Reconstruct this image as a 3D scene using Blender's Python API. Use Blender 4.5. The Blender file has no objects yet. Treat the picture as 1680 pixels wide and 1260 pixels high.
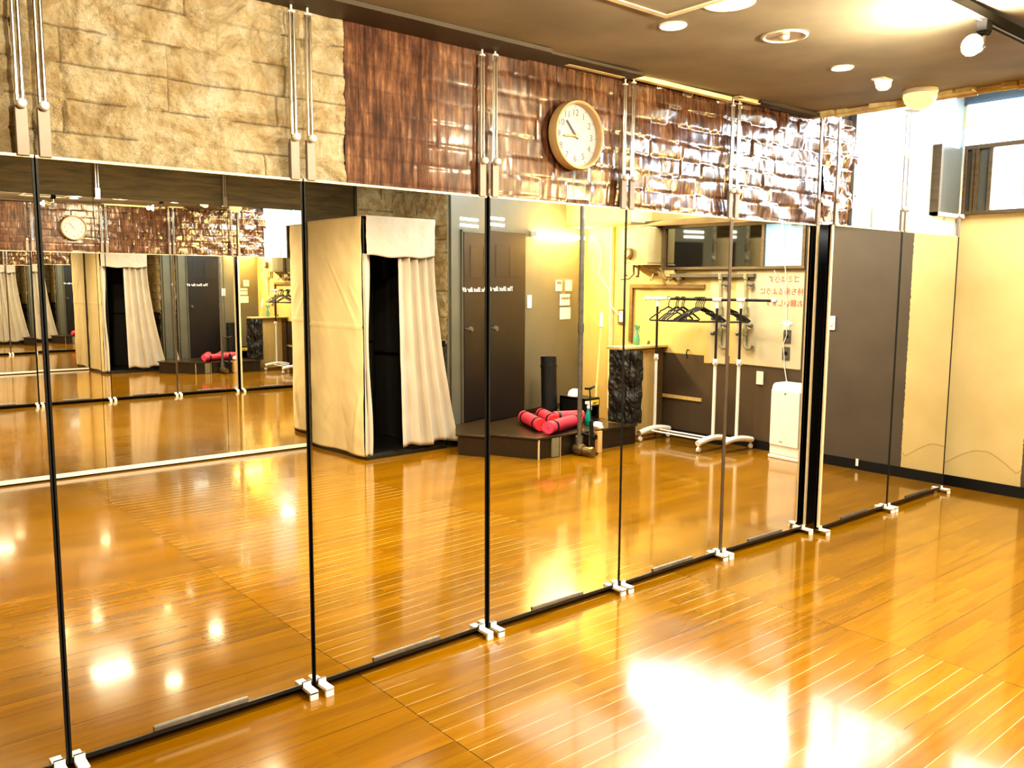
import bpy, bmesh, math, random
from mathutils import Vector, Matrix, noise

SC = bpy.context.scene
COL = SC.collection
PI = math.pi
ROOTM = {}

# ------------------------------------------------------------------ materials
def new_mat(name):
    m = bpy.data.materials.new(name); m.use_nodes = True
    nt = m.node_tree; b = nt.nodes['Principled BSDF']
    return m, nt, b

def N(nt, kind, **kw):
    n = nt.nodes.new(kind)
    for k, v in kw.items():
        if k.startswith('i_'):
            n.inputs[k[2:].replace('_', ' ')].default_value = v
        else:
            setattr(n, k, v)
    return n

def L(nt, a, b): nt.links.new(a, b)

def ramp(nt, fac, stops):
    r = N(nt, 'ShaderNodeValToRGB'); e = r.color_ramp.elements
    e[0].position, e[0].color = stops[0][0], (*stops[0][1], 1)
    e[1].position, e[1].color = stops[-1][0], (*stops[-1][1], 1)
    for p, c in stops[1:-1]:
        x = e.new(p); x.color = (*c, 1)
    L(nt, fac, r.inputs['Fac']); return r.outputs['Color']

def math_n(nt, op, a, b=None, c=None):
    n = N(nt, 'ShaderNodeMath', operation=op)
    for i, v in enumerate((a, b, c)):
        if v is None: continue
        if isinstance(v, (int, float)): n.inputs[i].default_value = v
        else: L(nt, v, n.inputs[i])
    return n.outputs[0]

def mixc(nt, fac, a, b, mode='MIX'):
    n = N(nt, 'ShaderNodeMix', data_type='RGBA', blend_type=mode)
    for s, v in ((n.inputs[0], fac), (n.inputs[6], a), (n.inputs[7], b)):
        if isinstance(v, (int, float)): s.default_value = v
        elif isinstance(v, tuple): s.default_value = (*v, 1) if len(v) == 3 else v
        else: L(nt, v, s)
    return n.outputs[2]

def plain(name, col, rough=.5, metal=0., var=.12, nscale=18., bump=0., coat=0., spec=.5):
    """procedural paint / plastic / metal: colour broken up by noise, optional bump"""
    m, nt, b = new_mat(name)
    tc = N(nt, 'ShaderNodeTexCoord')
    no = N(nt, 'ShaderNodeTexNoise', i_Scale=nscale, i_Detail=5.)
    L(nt, tc.outputs['Object'], no.inputs['Vector'])
    d = tuple(max(0, c * (1 - var)) for c in col); l = tuple(min(1, c * (1 + var)) for c in col)
    L(nt, ramp(nt, no.outputs['Fac'], [(.3, d), (.7, l)]), b.inputs['Base Color'])
    b.inputs['Roughness'].default_value = rough; b.inputs['Metallic'].default_value = metal
    b.inputs['Specular IOR Level'].default_value = spec
    if coat: b.inputs['Coat Weight'].default_value = coat
    if bump:
        bp = N(nt, 'ShaderNodeBump', i_Strength=bump, i_Distance=.004)
        n2 = N(nt, 'ShaderNodeTexNoise', i_Scale=nscale * 4, i_Detail=6.)
        L(nt, tc.outputs['Object'], n2.inputs['Vector'])
        L(nt, n2.outputs['Fac'], bp.inputs['Height']); L(nt, bp.outputs['Normal'], b.inputs['Normal'])
    return m

def glow(name, col, strength):
    m, nt, b = new_mat(name)
    b.inputs['Base Color'].default_value = (*(c * .3 for c in col), 1)
    b.inputs['Emission Color'].default_value = (*col, 1)
    b.inputs['Emission Strength'].default_value = strength
    b.inputs['Roughness'].default_value = .4
    return m

def mirror_mat(name, tint, rough=0.):
    m, nt, b = new_mat(name)
    b.inputs['Base Color'].default_value = (*tint, 1)
    b.inputs['Metallic'].default_value = 1.; b.inputs['Roughness'].default_value = rough
    return m

def wood(name, dark, light, rough=.4, scale=(3, 30, 30), coat=0., axis_z=False, bump=.05):
    m, nt, b = new_mat(name)
    tc = N(nt, 'ShaderNodeTexCoord'); mp = N(nt, 'ShaderNodeMapping')
    mp.inputs['Scale'].default_value = scale
    L(nt, tc.outputs['Object'], mp.inputs['Vector'])
    no = N(nt, 'ShaderNodeTexNoise', i_Scale=1.5, i_Detail=8., i_Roughness=.6, i_Distortion=.6)
    L(nt, mp.outputs['Vector'], no.inputs['Vector'])
    L(nt, ramp(nt, no.outputs['Fac'], [(.3, dark), (.7, light)]), b.inputs['Base Color'])
    b.inputs['Roughness'].default_value = rough; b.inputs['Coat Weight'].default_value = coat
    bp = N(nt, 'ShaderNodeBump', i_Strength=bump, i_Distance=.003)
    L(nt, no.outputs['Fac'], bp.inputs['Height']); L(nt, bp.outputs['Normal'], b.inputs['Normal'])
    return m

def N_map(nt, v, a, b):
    m = N(nt, 'ShaderNodeMapRange', i_From_Min=a, i_From_Max=b); L(nt, v, m.inputs['Value']); return m.outputs[0]

def floor_mat():
    m, nt, b = new_mat('laminate floor')
    ge = N(nt, 'ShaderNodeNewGeometry')
    sep = N(nt, 'ShaderNodeSeparateXYZ'); L(nt, ge.outputs['Position'], sep.inputs[0])
    mp = N(nt, 'ShaderNodeMapping'); mp.inputs['Location'].default_value = (-1.57 + 18.7, 30.3, 0)
    L(nt, ge.outputs['Position'], mp.inputs['Vector'])
    big = N(nt, 'ShaderNodeTexBrick', offset=0., i_Scale=1., i_Mortar_Size=.0016, i_Brick_Width=1.87, i_Row_Height=.303)
    big.inputs['Color1'].default_value = (0, 0, 0, 1); big.inputs['Color2'].default_value = (1, 1, 1, 1)
    big.inputs['Mortar'].default_value = (.5, .5, .5, 1); big.inputs['Mortar Smooth'].default_value = .1
    L(nt, mp.outputs[0], big.inputs['Vector'])
    sm = N(nt, 'ShaderNodeTexBrick', offset=.37, i_Scale=1., i_Mortar_Size=.0011, i_Brick_Width=.935, i_Row_Height=.07575)
    sm.inputs['Color1'].default_value = (0, 0, 0, 1); sm.inputs['Color2'].default_value = (1, 1, 1, 1)
    sm.inputs['Mortar'].default_value = (.5, .5, .5, 1); sm.inputs['Mortar Smooth'].default_value = .3
    L(nt, mp.outputs[0], sm.inputs['Vector'])
    # grain along x
    m2 = N(nt, 'ShaderNodeMapping'); m2.inputs['Scale'].default_value = (1.1, 15, 1)
    L(nt, ge.outputs['Position'], m2.inputs['Vector'])
    off = N(nt, 'ShaderNodeVectorMath', operation='MULTIPLY_ADD')
    L(nt, sm.outputs['Color'], off.inputs[0]); off.inputs[1].default_value = (7, 13, 0); L(nt, m2.outputs[0], off.inputs[2])
    gr = N(nt, 'ShaderNodeTexNoise', i_Scale=1.3, i_Detail=7., i_Roughness=.62, i_Distortion=.8)
    L(nt, off.outputs[0], gr.inputs['Vector'])
    base = ramp(nt, gr.outputs['Fac'], [(.28, (.165, .068, .0008)), (.5, (.225, .101, .001)), (.75, (.265, .124, .0015))])
    v1 = N(nt, 'ShaderNodeSeparateColor'); L(nt, big.outputs['Color'], v1.inputs[0])
    v2 = N(nt, 'ShaderNodeSeparateColor'); L(nt, sm.outputs['Color'], v2.inputs[0])
    k = math_n(nt, 'ADD', math_n(nt, 'MULTIPLY', v1.outputs[0], .20), math_n(nt, 'MULTIPLY', v2.outputs[0], .24))
    k = math_n(nt, 'ADD', k, .74)
    vm = N(nt, 'ShaderNodeVectorMath', operation='SCALE'); L(nt, base, vm.inputs[0]); L(nt, k, vm.inputs['Scale'])
    # seams: dark big seams, pale window glints painted along the grooves in the 1.57..3.44 bay
    c1 = mixc(nt, big.outputs['Fac'], vm.outputs[0], (.028, .012, .004))
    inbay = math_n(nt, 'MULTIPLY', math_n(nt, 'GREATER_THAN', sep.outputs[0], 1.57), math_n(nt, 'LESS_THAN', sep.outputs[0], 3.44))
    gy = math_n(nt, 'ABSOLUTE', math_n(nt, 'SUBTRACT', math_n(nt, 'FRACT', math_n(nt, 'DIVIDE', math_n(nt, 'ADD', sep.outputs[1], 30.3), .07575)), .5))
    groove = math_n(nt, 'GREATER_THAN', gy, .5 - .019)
    groove_noise = N(nt, 'ShaderNodeTexNoise', i_Scale=2.6, i_Detail=3.); L(nt, ge.outputs['Position'], groove_noise.inputs['Vector'])
    groove = math_n(nt, 'MULTIPLY', groove, N_map(nt, groove_noise.outputs['Fac'], .38, .55))
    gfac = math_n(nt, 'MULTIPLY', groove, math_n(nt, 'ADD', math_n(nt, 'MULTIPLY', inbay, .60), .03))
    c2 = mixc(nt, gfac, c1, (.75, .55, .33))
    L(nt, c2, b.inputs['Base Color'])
    ro = N(nt, 'ShaderNodeTexNoise', i_Scale=3., i_Detail=4.); L(nt, ge.outputs['Position'], ro.inputs['Vector'])
    rr = N(nt, 'ShaderNodeMapRange', i_From_Min=.3, i_From_Max=.7, i_To_Min=.10, i_To_Max=.17)
    L(nt, ro.outputs['Fac'], rr.inputs['Value']); L(nt, rr.outputs[0], b.inputs['Roughness'])
    b.inputs['Specular IOR Level'].default_value = .62
    b.inputs['Coat Weight'].default_value = .35; b.inputs['Coat Roughness'].default_value = .06
    h = math_n(nt, 'ADD', math_n(nt, 'MULTIPLY', groove, -1.), math_n(nt, 'MULTIPLY', gr.outputs['Fac'], .02))
    wv = N(nt, 'ShaderNodeTexNoise', i_Scale=5., i_Detail=2.); L(nt, m2.outputs[0], wv.inputs['Vector'])
    h = math_n(nt, 'ADD', h, math_n(nt, 'MULTIPLY', wv.outputs['Fac'], .05))
    bp = N(nt, 'ShaderNodeBump', i_Strength=.10, i_Distance=.001)
    L(nt, h, bp.inputs['Height']); L(nt, bp.outputs['Normal'], b.inputs['Normal'])
    return m

def vinyl_mat():
    m, nt, b = new_mat('wood print vinyl')
    ge = N(nt, 'ShaderNodeNewGeometry')
    mp = N(nt, 'ShaderNodeMapping'); mp.inputs['Scale'].default_value = (55, 1, 5)
    L(nt, ge.outputs['Position'], mp.inputs['Vector'])
    n1 = N(nt, 'ShaderNodeTexNoise', i_Scale=1., i_Detail=8., i_Roughness=.68); L(nt, mp.outputs[0], n1.inputs['Vector'])
    mp2 = N(nt, 'ShaderNodeMapping'); mp2.inputs['Scale'].default_value = (11, 1, 7)
    L(nt, ge.outputs['Position'], mp2.inputs['Vector'])
    n2 = N(nt, 'ShaderNodeTexNoise', i_Scale=1., i_Detail=5., i_Roughness=.6); L(nt, mp2.outputs[0], n2.inputs['Vector'])
    f = math_n(nt, 'ADD', math_n(nt, 'MULTIPLY', n1.outputs['Fac'], .6), math_n(nt, 'MULTIPLY', n2.outputs['Fac'], .4))
    col = ramp(nt, f, [(.36, (.020, .008, .005)), (.47, (.070, .029, .017)), (.56, (.165, .078, .042)), (.68, (.44, .26, .14))])
    # darker in the creases between the printed bricks (stored on the mesh)
    at = N(nt, 'ShaderNodeAttribute', attribute_name='crease')
    col = mixc(nt, at.outputs['Fac'], col, (.025, .008, .006))
    L(nt, col, b.inputs['Base Color'])
    sx = N(nt, 'ShaderNodeSeparateXYZ'); L(nt, ge.outputs['Position'], sx.inputs[0])
    r1 = N(nt, 'ShaderNodeMapRange', i_From_Min=1.9, i_From_Max=2.6, i_To_Min=.5, i_To_Max=.22); L(nt, sx.outputs[0], r1.inputs['Value']); L(nt, r1.outputs[0], b.inputs['Roughness'])
    r2 = N(nt, 'ShaderNodeMapRange', i_From_Min=1.9, i_From_Max=2.8, i_To_Min=.05, i_To_Max=.8); L(nt, sx.outputs[0], r2.inputs['Value']); L(nt, r2.outputs[0], b.inputs['Coat Weight'])
    r3 = N(nt, 'ShaderNodeMapRange', i_From_Min=1.9, i_From_Max=2.6, i_To_Min=.12, i_To_Max=.7); L(nt, sx.outputs[0], r3.inputs['Value']); L(nt, r3.outputs[0], b.inputs['Specular IOR Level'])
    b.inputs['Coat Roughness'].default_value = .15
    bp = N(nt, 'ShaderNodeBump', i_Strength=.12, i_Distance=.002)
    n3 = N(nt, 'ShaderNodeTexNoise', i_Scale=14., i_Detail=3.); L(nt, ge.outputs['Position'], n3.inputs['Vector'])
    L(nt, n3.outputs['Fac'], bp.inputs['Height']); L(nt, bp.outputs['Normal'], b.inputs['Normal'])
    return m

def stone_mat():
    m, nt, b = new_mat('split face stone')
    ge = N(nt, 'ShaderNodeNewGeometry')
    n1 = N(nt, 'ShaderNodeTexNoise', i_Scale=7., i_Detail=9., i_Roughness=.72, i_Distortion=.9); L(nt, ge.outputs['Position'], n1.inputs['Vector'])
    col = ramp(nt, n1.outputs['Fac'], [(.3, (.36, .25, .12)), (.43, (.58, .45, .26)), (.55, (.76, .66, .46)), (.70, (.88, .84, .74))])
    at = N(nt, 'ShaderNodeAttribute', attribute_name='crease')
    col = mixc(nt, at.outputs['Fac'], col, (.10, .065, .03))
    L(nt, col, b.inputs['Base Color']); b.inputs['Roughness'].default_value = .85
    n2 = N(nt, 'ShaderNodeTexNoise', i_Scale=42., i_Detail=8., i_Roughness=.7); L(nt, ge.outputs['Position'], n2.inputs['Vector'])
    bp = N(nt, 'ShaderNodeBump', i_Strength=1., i_Distance=.03)
    L(nt, n2.outputs['Fac'], bp.inputs['Height']); L(nt, bp.outputs['Normal'], b.inputs['Normal'])
    return m

def right_wall_mat():
    """painted in zones: cream bay by the mirrors, grey-brown bay, cream over a dark wainscot, yellow corner"""
    m, nt, b = new_mat('zoned wall paint')
    ge = N(nt, 'ShaderNodeNewGeometry'); sp = N(nt, 'ShaderNodeSeparateXYZ'); L(nt, ge.outputs['Position'], sp.inputs[0])
    y, z = sp.outputs[1], sp.outputs[2]
    no = N(nt, 'ShaderNodeTexNoise', i_Scale=2.2, i_Detail=6.); L(nt, ge.outputs['Position'], no.inputs['Vector'])
    nf = N(nt, 'ShaderNodeTexNoise', i_Scale=30., i_Detail=4.); L(nt, ge.outputs['Position'], nf.inputs['Vector'])
    yj = math_n(nt, 'ADD', y, math_n(nt, 'MULTIPLY', math_n(nt, 'SUBTRACT', nf.outputs['Fac'], .5), .02))
    cream = ramp(nt, no.outputs['Fac'], [(.3, (.64, .49, .22)), (.7, (.74, .59, .30))])
    # water stain line: dips in the corner
    zz = math_n(nt, 'SUBTRACT', z, math_n(nt, 'ADD', .16, math_n(nt, 'MULTIPLY', math_n(nt, 'ABSOLUTE', math_n(nt, 'SINE', math_n(nt, 'MULTIPLY', y, 6.3))), .13)))
    zz = math_n(nt, 'ADD', zz, math_n(nt, 'MULTIPLY', math_n(nt, 'SUBTRACT', no.outputs['Fac'], .5), .10))
    st = math_n(nt, 'SMOOTH_MIN', math_n(nt, 'LESS_THAN', math_n(nt, 'ABSOLUTE', zz), .006), 1., .1)
    cream = mixc(nt, math_n(nt, 'MULTIPLY', st, .5), cream, (.30, .17, .05))
    stain2 = math_n(nt, 'MULTIPLY', math_n(nt, 'LESS_THAN', zz, 0.), .18)
    cream = mixc(nt, stain2, cream, (.50, .36, .14))
    grey = ramp(nt, no.outputs['Fac'], [(.3, (.075, .058, .042)), (.7, (.10, .078, .057))])
    dark = ramp(nt, no.outputs['Fac'], [(.3, (.052, .034, .018)), (.7, (.072, .047, .026))])
    yel = ramp(nt, no.outputs['Fac'], [(.3, (.50, .37, .14)), (.7, (.58, .45, .20))])
    c = mixc(nt, math_n(nt, 'LESS_THAN', yj, -.53), cream, grey)
    low = math_n(nt, 'LESS_THAN', z, math_n(nt, 'SUBTRACT', .83, math_n(nt, 'MULTIPLY', math_n(nt, 'GREATER_THAN', y, -2.26), .07)))
    c34 = mixc(nt, low, yel, dark)
    c = mixc(nt, math_n(nt, 'LESS_THAN', yj, -1.45), c, c34)
    c = mixc(nt, math_n(nt, 'LESS_THAN', y, -3.2), c, yel)
    L(nt, c, b.inputs['Base Color']); b.inputs['Roughness'].default_value = .6
    return m

M = dict(
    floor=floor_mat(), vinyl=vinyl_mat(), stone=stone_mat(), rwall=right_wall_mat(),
    mirror=mirror_mat('mirror silver', (.93, .925, .89)),
    glassdark=mirror_mat('dim window glass', (.36, .34, .28), .04),
    ceil=plain('ceiling paint dark', (.25, .22, .165), .62, var=.2, nscale=3),
    ceil_hi=plain('recess ceiling grey blue', (.13, .17, .21), .6, nscale=3),
    trimdark=plain('dark ceiling board', (.050, .036, .022), .55, nscale=6),
    wallblack=plain('black wall', (.012, .010, .010), .7),
    white=plain('white plastic', (.82, .80, .76), .35, var=.04),
    whitewall=plain('white wall', (.30, .36, .40), .7, var=.05, nscale=4),
    offwhite=plain('off white plastic', (.78, .75, .64), .4, var=.04),
    chrome=plain('chrome', (.82, .80, .76), .12, 1., var=.05),
    steel=plain('dull steel', (.20, .195, .185), .38, .85, var=.2, nscale=30),
    brass=plain('brass fitting', (.26, .20, .10), .35, .9, var=.2),
    alu=plain('beige aluminium', (.62, .52, .34), .4, .3, var=.08),
    brownmetal=plain('brown anodised edge', (.09, .065, .045), .4, .4),
    black=plain('black plastic', (.006, .006, .006), .5, spec=.3),
    darkpole=plain('dark metal pole', (.05, .042, .035), .3, .7, var=.2),
    trackblack=plain('matt black track', (.006, .006, .007), .75, spec=.15), blackmetal=plain('black metal', (.016, .015, .015), .4, .5),
    bracket=plain('taupe bracket', (.22, .18, .155), .45, .2, var=.06),
    beigeplate=plain('beige ceiling plate', (.62, .56, .40), .5),
    torn=plain('torn pale wood edge', (.95, .76, .46), .7, var=.3, nscale=12, bump=.3),
    pine=wood('pale pine', (.58, .36, .12), (.80, .58, .26), .5, (30, 30, 3)),
    cabwood=wood('light cabinet wood', (.52, .36, .13), (.68, .50, .22), .45, (30, 30, 2)),
    darkwood=wood('dark olive wood panel', (.040, .028, .008), (.13, .092, .030), .75, (2, 30, 22)),
    stepwood=wood('dark step wood', (.012, .007, .003), (.038, .023, .011), .3, (4, 24, 24), coat=.3),
    stepfront=wood('step front board', (.014, .008, .004), (.030, .018, .009), .35, (4, 24, 24)),
    doorwood=plain('dark brown door paint', (.008, .006, .0055), .45, var=.25, nscale=5),
    greywall=plain('grey green wall paint', (.125, .118, .082), .5, var=.1, nscale=2.5),
    bluewall=plain('grey green wall paint top', (.20, .22, .20), .5, var=.1, nscale=2.5),
    cloth=plain('drape cloth lamp yellowed', (.60, .46, .24), .85, var=.06, nscale=5, bump=.12),  # booth sides and roof: warm lamp light tinted into the colour
    clothlit=plain('drape cloth lit front', (.50, .44, .36), .85, var=.06, nscale=5, bump=.12),  # paler copy of the booth cloth for its lit front
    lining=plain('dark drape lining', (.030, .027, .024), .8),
    base=plain('black booth base', (.016, .013, .010), .3),
    red=plain('red mat foam', (.74, .045, .055), .6, var=.08, nscale=60, bump=.2),
    pink=plain('pink mat foam', (.80, .085, .20), .6, var=.08, nscale=60, bump=.2),
    redin=plain('mat inner face', (.50, .03, .06), .7),
    charcoal=plain('charcoal mat foam', (.009, .011, .013), .6, var=.2, nscale=60, bump=.2),
    bag=plain('black polythene', (.012, .011, .009), .42, var=.2, nscale=6, bump=.08),
    teal=plain('teal liquid', (.0, .22, .17), .2), palegreen=plain('pale green plastic', (.10, .30, .18), .3, var=.1),
    yellow=plain('yellow label', (.85, .66, .06), .5), label=plain('dark print', (.05, .04, .03), .5),
    heater=plain('cream enamel', (.44, .35, .17), .3, var=.03),
    framewood=wood('brown trim wood', (.10, .058, .02), (.17, .105, .04), .5, (20, 3, 20)),
    windowframe=wood('brown window frame', (.075, .05, .024), (.14, .095, .05), .45, (20, 3, 20)),
    greypipe=plain('grey green pipe', (.30, .27, .17), .4, .2, var=.25),
    sheet=plain('cream notice sheet', (.50, .44, .30), .6, var=.04, nscale=3),
    redink=plain('red marker ink', (.36, .03, .02), .6), whiteink=plain('white letters', (.86, .85, .82), .5),
    clockface=plain('clock face', (.44, .42, .47), .4, var=.02), clockrim=plain('pale wood rim', (.50, .36, .19), .4, var=.08),
    ink=plain('grey numerals', (.16, .14, .16), .5), gold=plain('gold hand', (.62, .42, .18), .3, .6),
    darkhand=plain('dark hand', (.05, .05, .09), .4),
    glowwhite=glow('daylight window', (.58, .78, 1.), 16.), glowside=glow('daylight window side', (.66, .84, 1.), 2.6), glowpane=glow('transom daylight', (.80, .92, 1.), 3.2),
    glowdim=glow('frosted daylight pane', (.50, .74, .88), .42), strip=glow('louvre slot glow', (.9, .97, 1.), 4.),
    tube=glow('warm tube', (1., .70, .24), 330.), bulb=glow('warm spot bulb', (1., .74, .38), 90.),
    downlit=glow('downlight lens', (1., .88, .66), 14.), dome=glow('dome lamp', (1., .72, .34), .55),
    sensor=glow('sensor lamp', (1., .86, .60), .6),
    reflector=plain('downlight reflector', (.72, .62, .46), .2, .8),
    frost=plain('frosted glass', (.10, .10, .085), .25, var=.15, nscale=2),
    led=glow('status light', (.3, .25, .9), 1.5),
)

# ------------------------------------------------------------------ mesh helpers
class MB:
    def __init__(s): s.bm = bmesh.new()
    def box(s, x0, x1, y0, y1, z0, z1, mtx=None):
        vs = [s.bm.verts.new(Vector(p)) for p in ((x0,y0,z0),(x1,y0,z0),(x1,y1,z0),(x0,y1,z0),(x0,y0,z1),(x1,y0,z1),(x1,y1,z1),(x0,y1,z1))]
        if mtx:
            for v in vs: v.co = mtx @ v.co
        for f in ((0,3,2,1),(4,5,6,7),(0,1,5,4),(1,2,6,5),(2,3,7,6),(3,0,4,7)): s.bm.faces.new([vs[i] for i in f])
        return s
    def prism(s, pts, z0, z1):
        a = [s.bm.verts.new((x, y, z0)) for x, y in pts]; b = [s.bm.verts.new((x, y, z1)) for x, y in pts]
        n = len(pts); s.bm.faces.new(a[::-1]); s.bm.faces.new(b)
        for i in range(n): s.bm.faces.new((a[i], a[(i+1) % n], b[(i+1) % n], b[i]))
        return s
    def tube(s, pts, r, seg=10, cap=True, closed=False):
        pts = [Vector(p) for p in pts]; rs = r if isinstance(r, (list, tuple)) else [r] * len(pts)
        rings = []; up = None; n = len(pts)
        for i, p in enumerate(pts):
            if closed: t = (pts[(i+1) % n] - pts[i-1]).normalized()
            elif i == 0: t = (pts[1] - p).normalized()
            elif i == n-1: t = (p - pts[-2]).normalized()
            else: t = ((pts[i+1] - p).normalized() + (p - pts[i-1]).normalized()).normalized()
            if up is None: up = Vector((0, 0, 1)) if abs(t.z) < .9 else Vector((1, 0, 0))
            u = (up - t * up.dot(t)).normalized(); v = t.cross(u); up = u
            rings.append([s.bm.verts.new(p + (u * math.cos(2*PI*k/seg) + v * math.sin(2*PI*k/seg)) * rs[i]) for k in range(seg)])
        rng = range(n) if closed else range(n - 1)
        for i in rng:
            a, b = rings[i], rings[(i+1) % n]
            for k in range(seg): s.bm.faces.new((a[k], a[(k+1) % seg], b[(k+1) % seg], b[k]))
        if cap and not closed: s.bm.faces.new(rings[0][::-1]); s.bm.faces.new(rings[-1])
        return s
    def lathe(s, prof, org=(0, 0, 0), axis='z', seg=32):
        """prof: (radius, height) pairs round an axis"""
        o = Vector(org); rings = []
        def pt(r, h, a):
            c, d = r * math.cos(a), r * math.sin(a)
            return o + Vector({'z': (c, d, h), 'y': (c, h, d), 'x': (h, c, d), '-y': (c, -h, d), '-x': (-h, c, d)}[axis])
        for r, h in prof:
            if r < 1e-6: rings.append([s.bm.verts.new(pt(0, h, 0))])
            else: rings.append([s.bm.verts.new(pt(r, h, 2*PI*k/seg)) for k in range(seg)])
        for a, b in zip(rings, rings[1:]):
            for k in range(seg):
                k2 = (k+1) % seg
                q = [a[k % len(a)], a[k2 % len(a)], b[k2 % len(b)], b[k % len(b)]]
                u = []
                for v in q:
                    if v not in u: u.append(v)
                if len(u) > 2:
                    try: s.bm.faces.new(u)
                    except ValueError: pass
        return s
    def grid(s, nu, nv, fn):
        """open surface fn(u,v) -> point, u,v in 0..1"""
        g = [[s.bm.verts.new(fn(i/nu, j/nv)) for j in range(nv+1)] for i in range(nu+1)]
        for i in range(nu):
            for j in range(nv): s.bm.faces.new((g[i][j], g[i+1][j], g[i+1][j+1], g[i][j+1]))
        return s
    def quad(s, *p): s.bm.faces.new([s.bm.verts.new(q) for q in p]); return s

def link(name, mb, mat, parent=None, smooth=False, bevel=0., solid=0., world=True):
    """one mesh object; vertices given in world space are moved into the thing's own frame"""
    me = bpy.data.meshes.new(name)
    bmesh.ops.recalc_face_normals(mb.bm, faces=mb.bm.faces)
    if parent is not None and world:
        inv = ROOTM[parent].inverted()
        for v in mb.bm.verts: v.co = inv @ v.co
    mb.bm.to_mesh(me); mb.bm.free()
    me.materials.append(M[mat] if isinstance(mat, str) else mat)
    if smooth:
        for p in me.polygons: p.use_smooth = True
    o = bpy.data.objects.new(name, me); COL.objects.link(o)
    if parent is not None:
        o.parent = parent; ROOTM[o] = ROOTM[parent]
    else: ROOTM[o] = Matrix.Identity(4)
    if solid:
        md = o.modifiers.new('Solidify', 'SOLIDIFY'); md.thickness = solid; md.offset = 0
    if bevel:
        md = o.modifiers.new('Bevel', 'BEVEL'); md.width = bevel; md.segments = 2; md.limit_method = 'ANGLE'
    if smooth == 'auto':
        md = o.modifiers.new('Edges', 'EDGE_SPLIT'); md.split_angle = math.radians(35)
    return o

def tag(o, label, cat, group=None, kind=None):
    if label: o['label'] = label
    if cat: o['category'] = cat
    if group: o['group'] = group
    if kind: o['kind'] = kind
    return o

def thing(name, label, cat, loc=(0, 0, 0), rotz=0., group=None, tilt=None):
    o = bpy.data.objects.new(name, None); COL.objects.link(o)
    o.empty_display_size = .05
    m = Matrix.Translation(loc) @ Matrix.Rotation(rotz, 4, 'Z')
    if tilt: m = m @ Matrix.Rotation(tilt, 4, 'X')
    o.matrix_world = m; ROOTM[o] = m
    return tag(o, label, cat, group)

def P(o, text): o['label'] = text; return o
def struct(name, mb, mat, **k): return tag(link(name, mb, mat, **k), None, None, kind='structure')

def text_mesh(s, size, mtx, depth=.001, align='LEFT', shear=0., bold=0.):
    """real letters as mesh; mtx places the text plane (x right, y up)"""
    cu = bpy.data.curves.new('t', 'FONT'); cu.body = s; cu.size = size; cu.extrude = depth; cu.shear = shear; cu.offset = bold
    cu.align_x = align; cu.align_y = 'CENTER'
    o = bpy.data.objects.new('t', cu); COL.objects.link(o)
    dg = bpy.context.evaluated_depsgraph_get()
    me = bpy.data.meshes.new_from_object(o.evaluated_get(dg))
    bpy.data.objects.remove(o); bpy.data.curves.remove(cu)
    me.transform(mtx); return me

def frame_mtx(org, right, up):
    r = Vector(right).normalized(); u = Vector(up).normalized(); n = r.cross(u)
    m = Matrix.Identity(4)
    for i in range(3): m[i][0], m[i][1], m[i][2], m[i][3] = r[i], u[i], n[i], org[i]
    return m

def add_mesh(mb, me):
    mb.bm.from_mesh(me); bpy.data.meshes.remove(me)

# ------------------------------------------------------------------ measures
W = .8179; X0 = .5516                 # mirror panel width and first seam in view
XR = 6.6                              # right wall
YO = -4.36                            # opposite wall
def zc(x): return 2.432 if x < 2.2 else (2.478 if x > 4.6 else 2.432 + (x - 2.2) / 2.4 * .046)

# ------------------------------------------------------------------ setting
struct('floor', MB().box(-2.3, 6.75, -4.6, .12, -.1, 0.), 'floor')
struct('wall_back', MB().box(-2.3, 6.75, .06, .12, 0, 2.96), 'wallblack')
struct('wall_left', MB().box(-2.35, -2.25, -4.5, .1, 0, 2.96), plain('wall left paint', (.55, .42, .24), .7))
struct('wall_right', MB().box(XR, XR + .1, -4.6, .12, 0, 2.96), 'rwall')
struct('wall_front', MB().box(-2.3, 4.84, YO - .1, YO, 0, 2.96), 'darkwood')
DA = Vector((4.84, -3.513, 0)); DD = Vector((.972, -.235, 0)).normalized(); DN = Vector((.235, .972, 0)).normalized()
def OBM(): return frame_mtx(DA, -DD, (0, 0, 1))         # x runs to the viewer's right, z out of the wall
def ob(s, z, d=0.): return Vector((5.028, -3.558, 0)) + DD * s + DN * d + Vector((0, 0, z))
def obox(mb, s0, s1, z0, z1, d0, d1):
    m = Matrix.Identity(4)
    for i in range(3): m[i][0], m[i][1], m[i][2] = DD[i], DN[i], (0, 0, 1)[i]
    m.translation = Vector((5.028, -3.558, 0))
    mb.box(s0, s1, d0, d1, z0, z1, m); return mb
struct('wall_alcove', obox(MB(), -.2, 1.72, 0, 2.9, -.08, 0), 'greywall')
struct('wall_return', MB().box(4.80, 4.84, YO - .05, -3.535, 0, 2.96), 'greywall')
# ceilings
cm = MB()
cm.prism([(-2.3, .1), (2.2, .1), (2.2, -4.5), (-2.3, -4.5)], 2.432, 2.5)
a = [cm.bm.verts.new(p) for p in ((2.2, .1, 2.432), (4.6, .1, 2.478), (4.6, -4.5, 2.478), (2.2, -4.5, 2.432), (2.2, .1, 2.5), (4.6, .1, 2.5), (4.6, -4.5, 2.5), (2.2, -4.5, 2.5))]
for f in ((3,2,1,0),(4,5,6,7),(0,1,5,4),(1,2,6,5),(2,3,7,6),(3,0,4,7)): cm.bm.faces.new([a[i] for i in f])
struct('ceiling', cm, 'ceil')
struct('ceiling_recess', MB().box(4.5, 6.7, -4.6, .1, 2.94, 3.0), 'ceil_hi')
struct('trim_1', MB().box(4.52, 4.6, -4.5, .03, 2.50, 2.95), 'ceil_hi')
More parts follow.
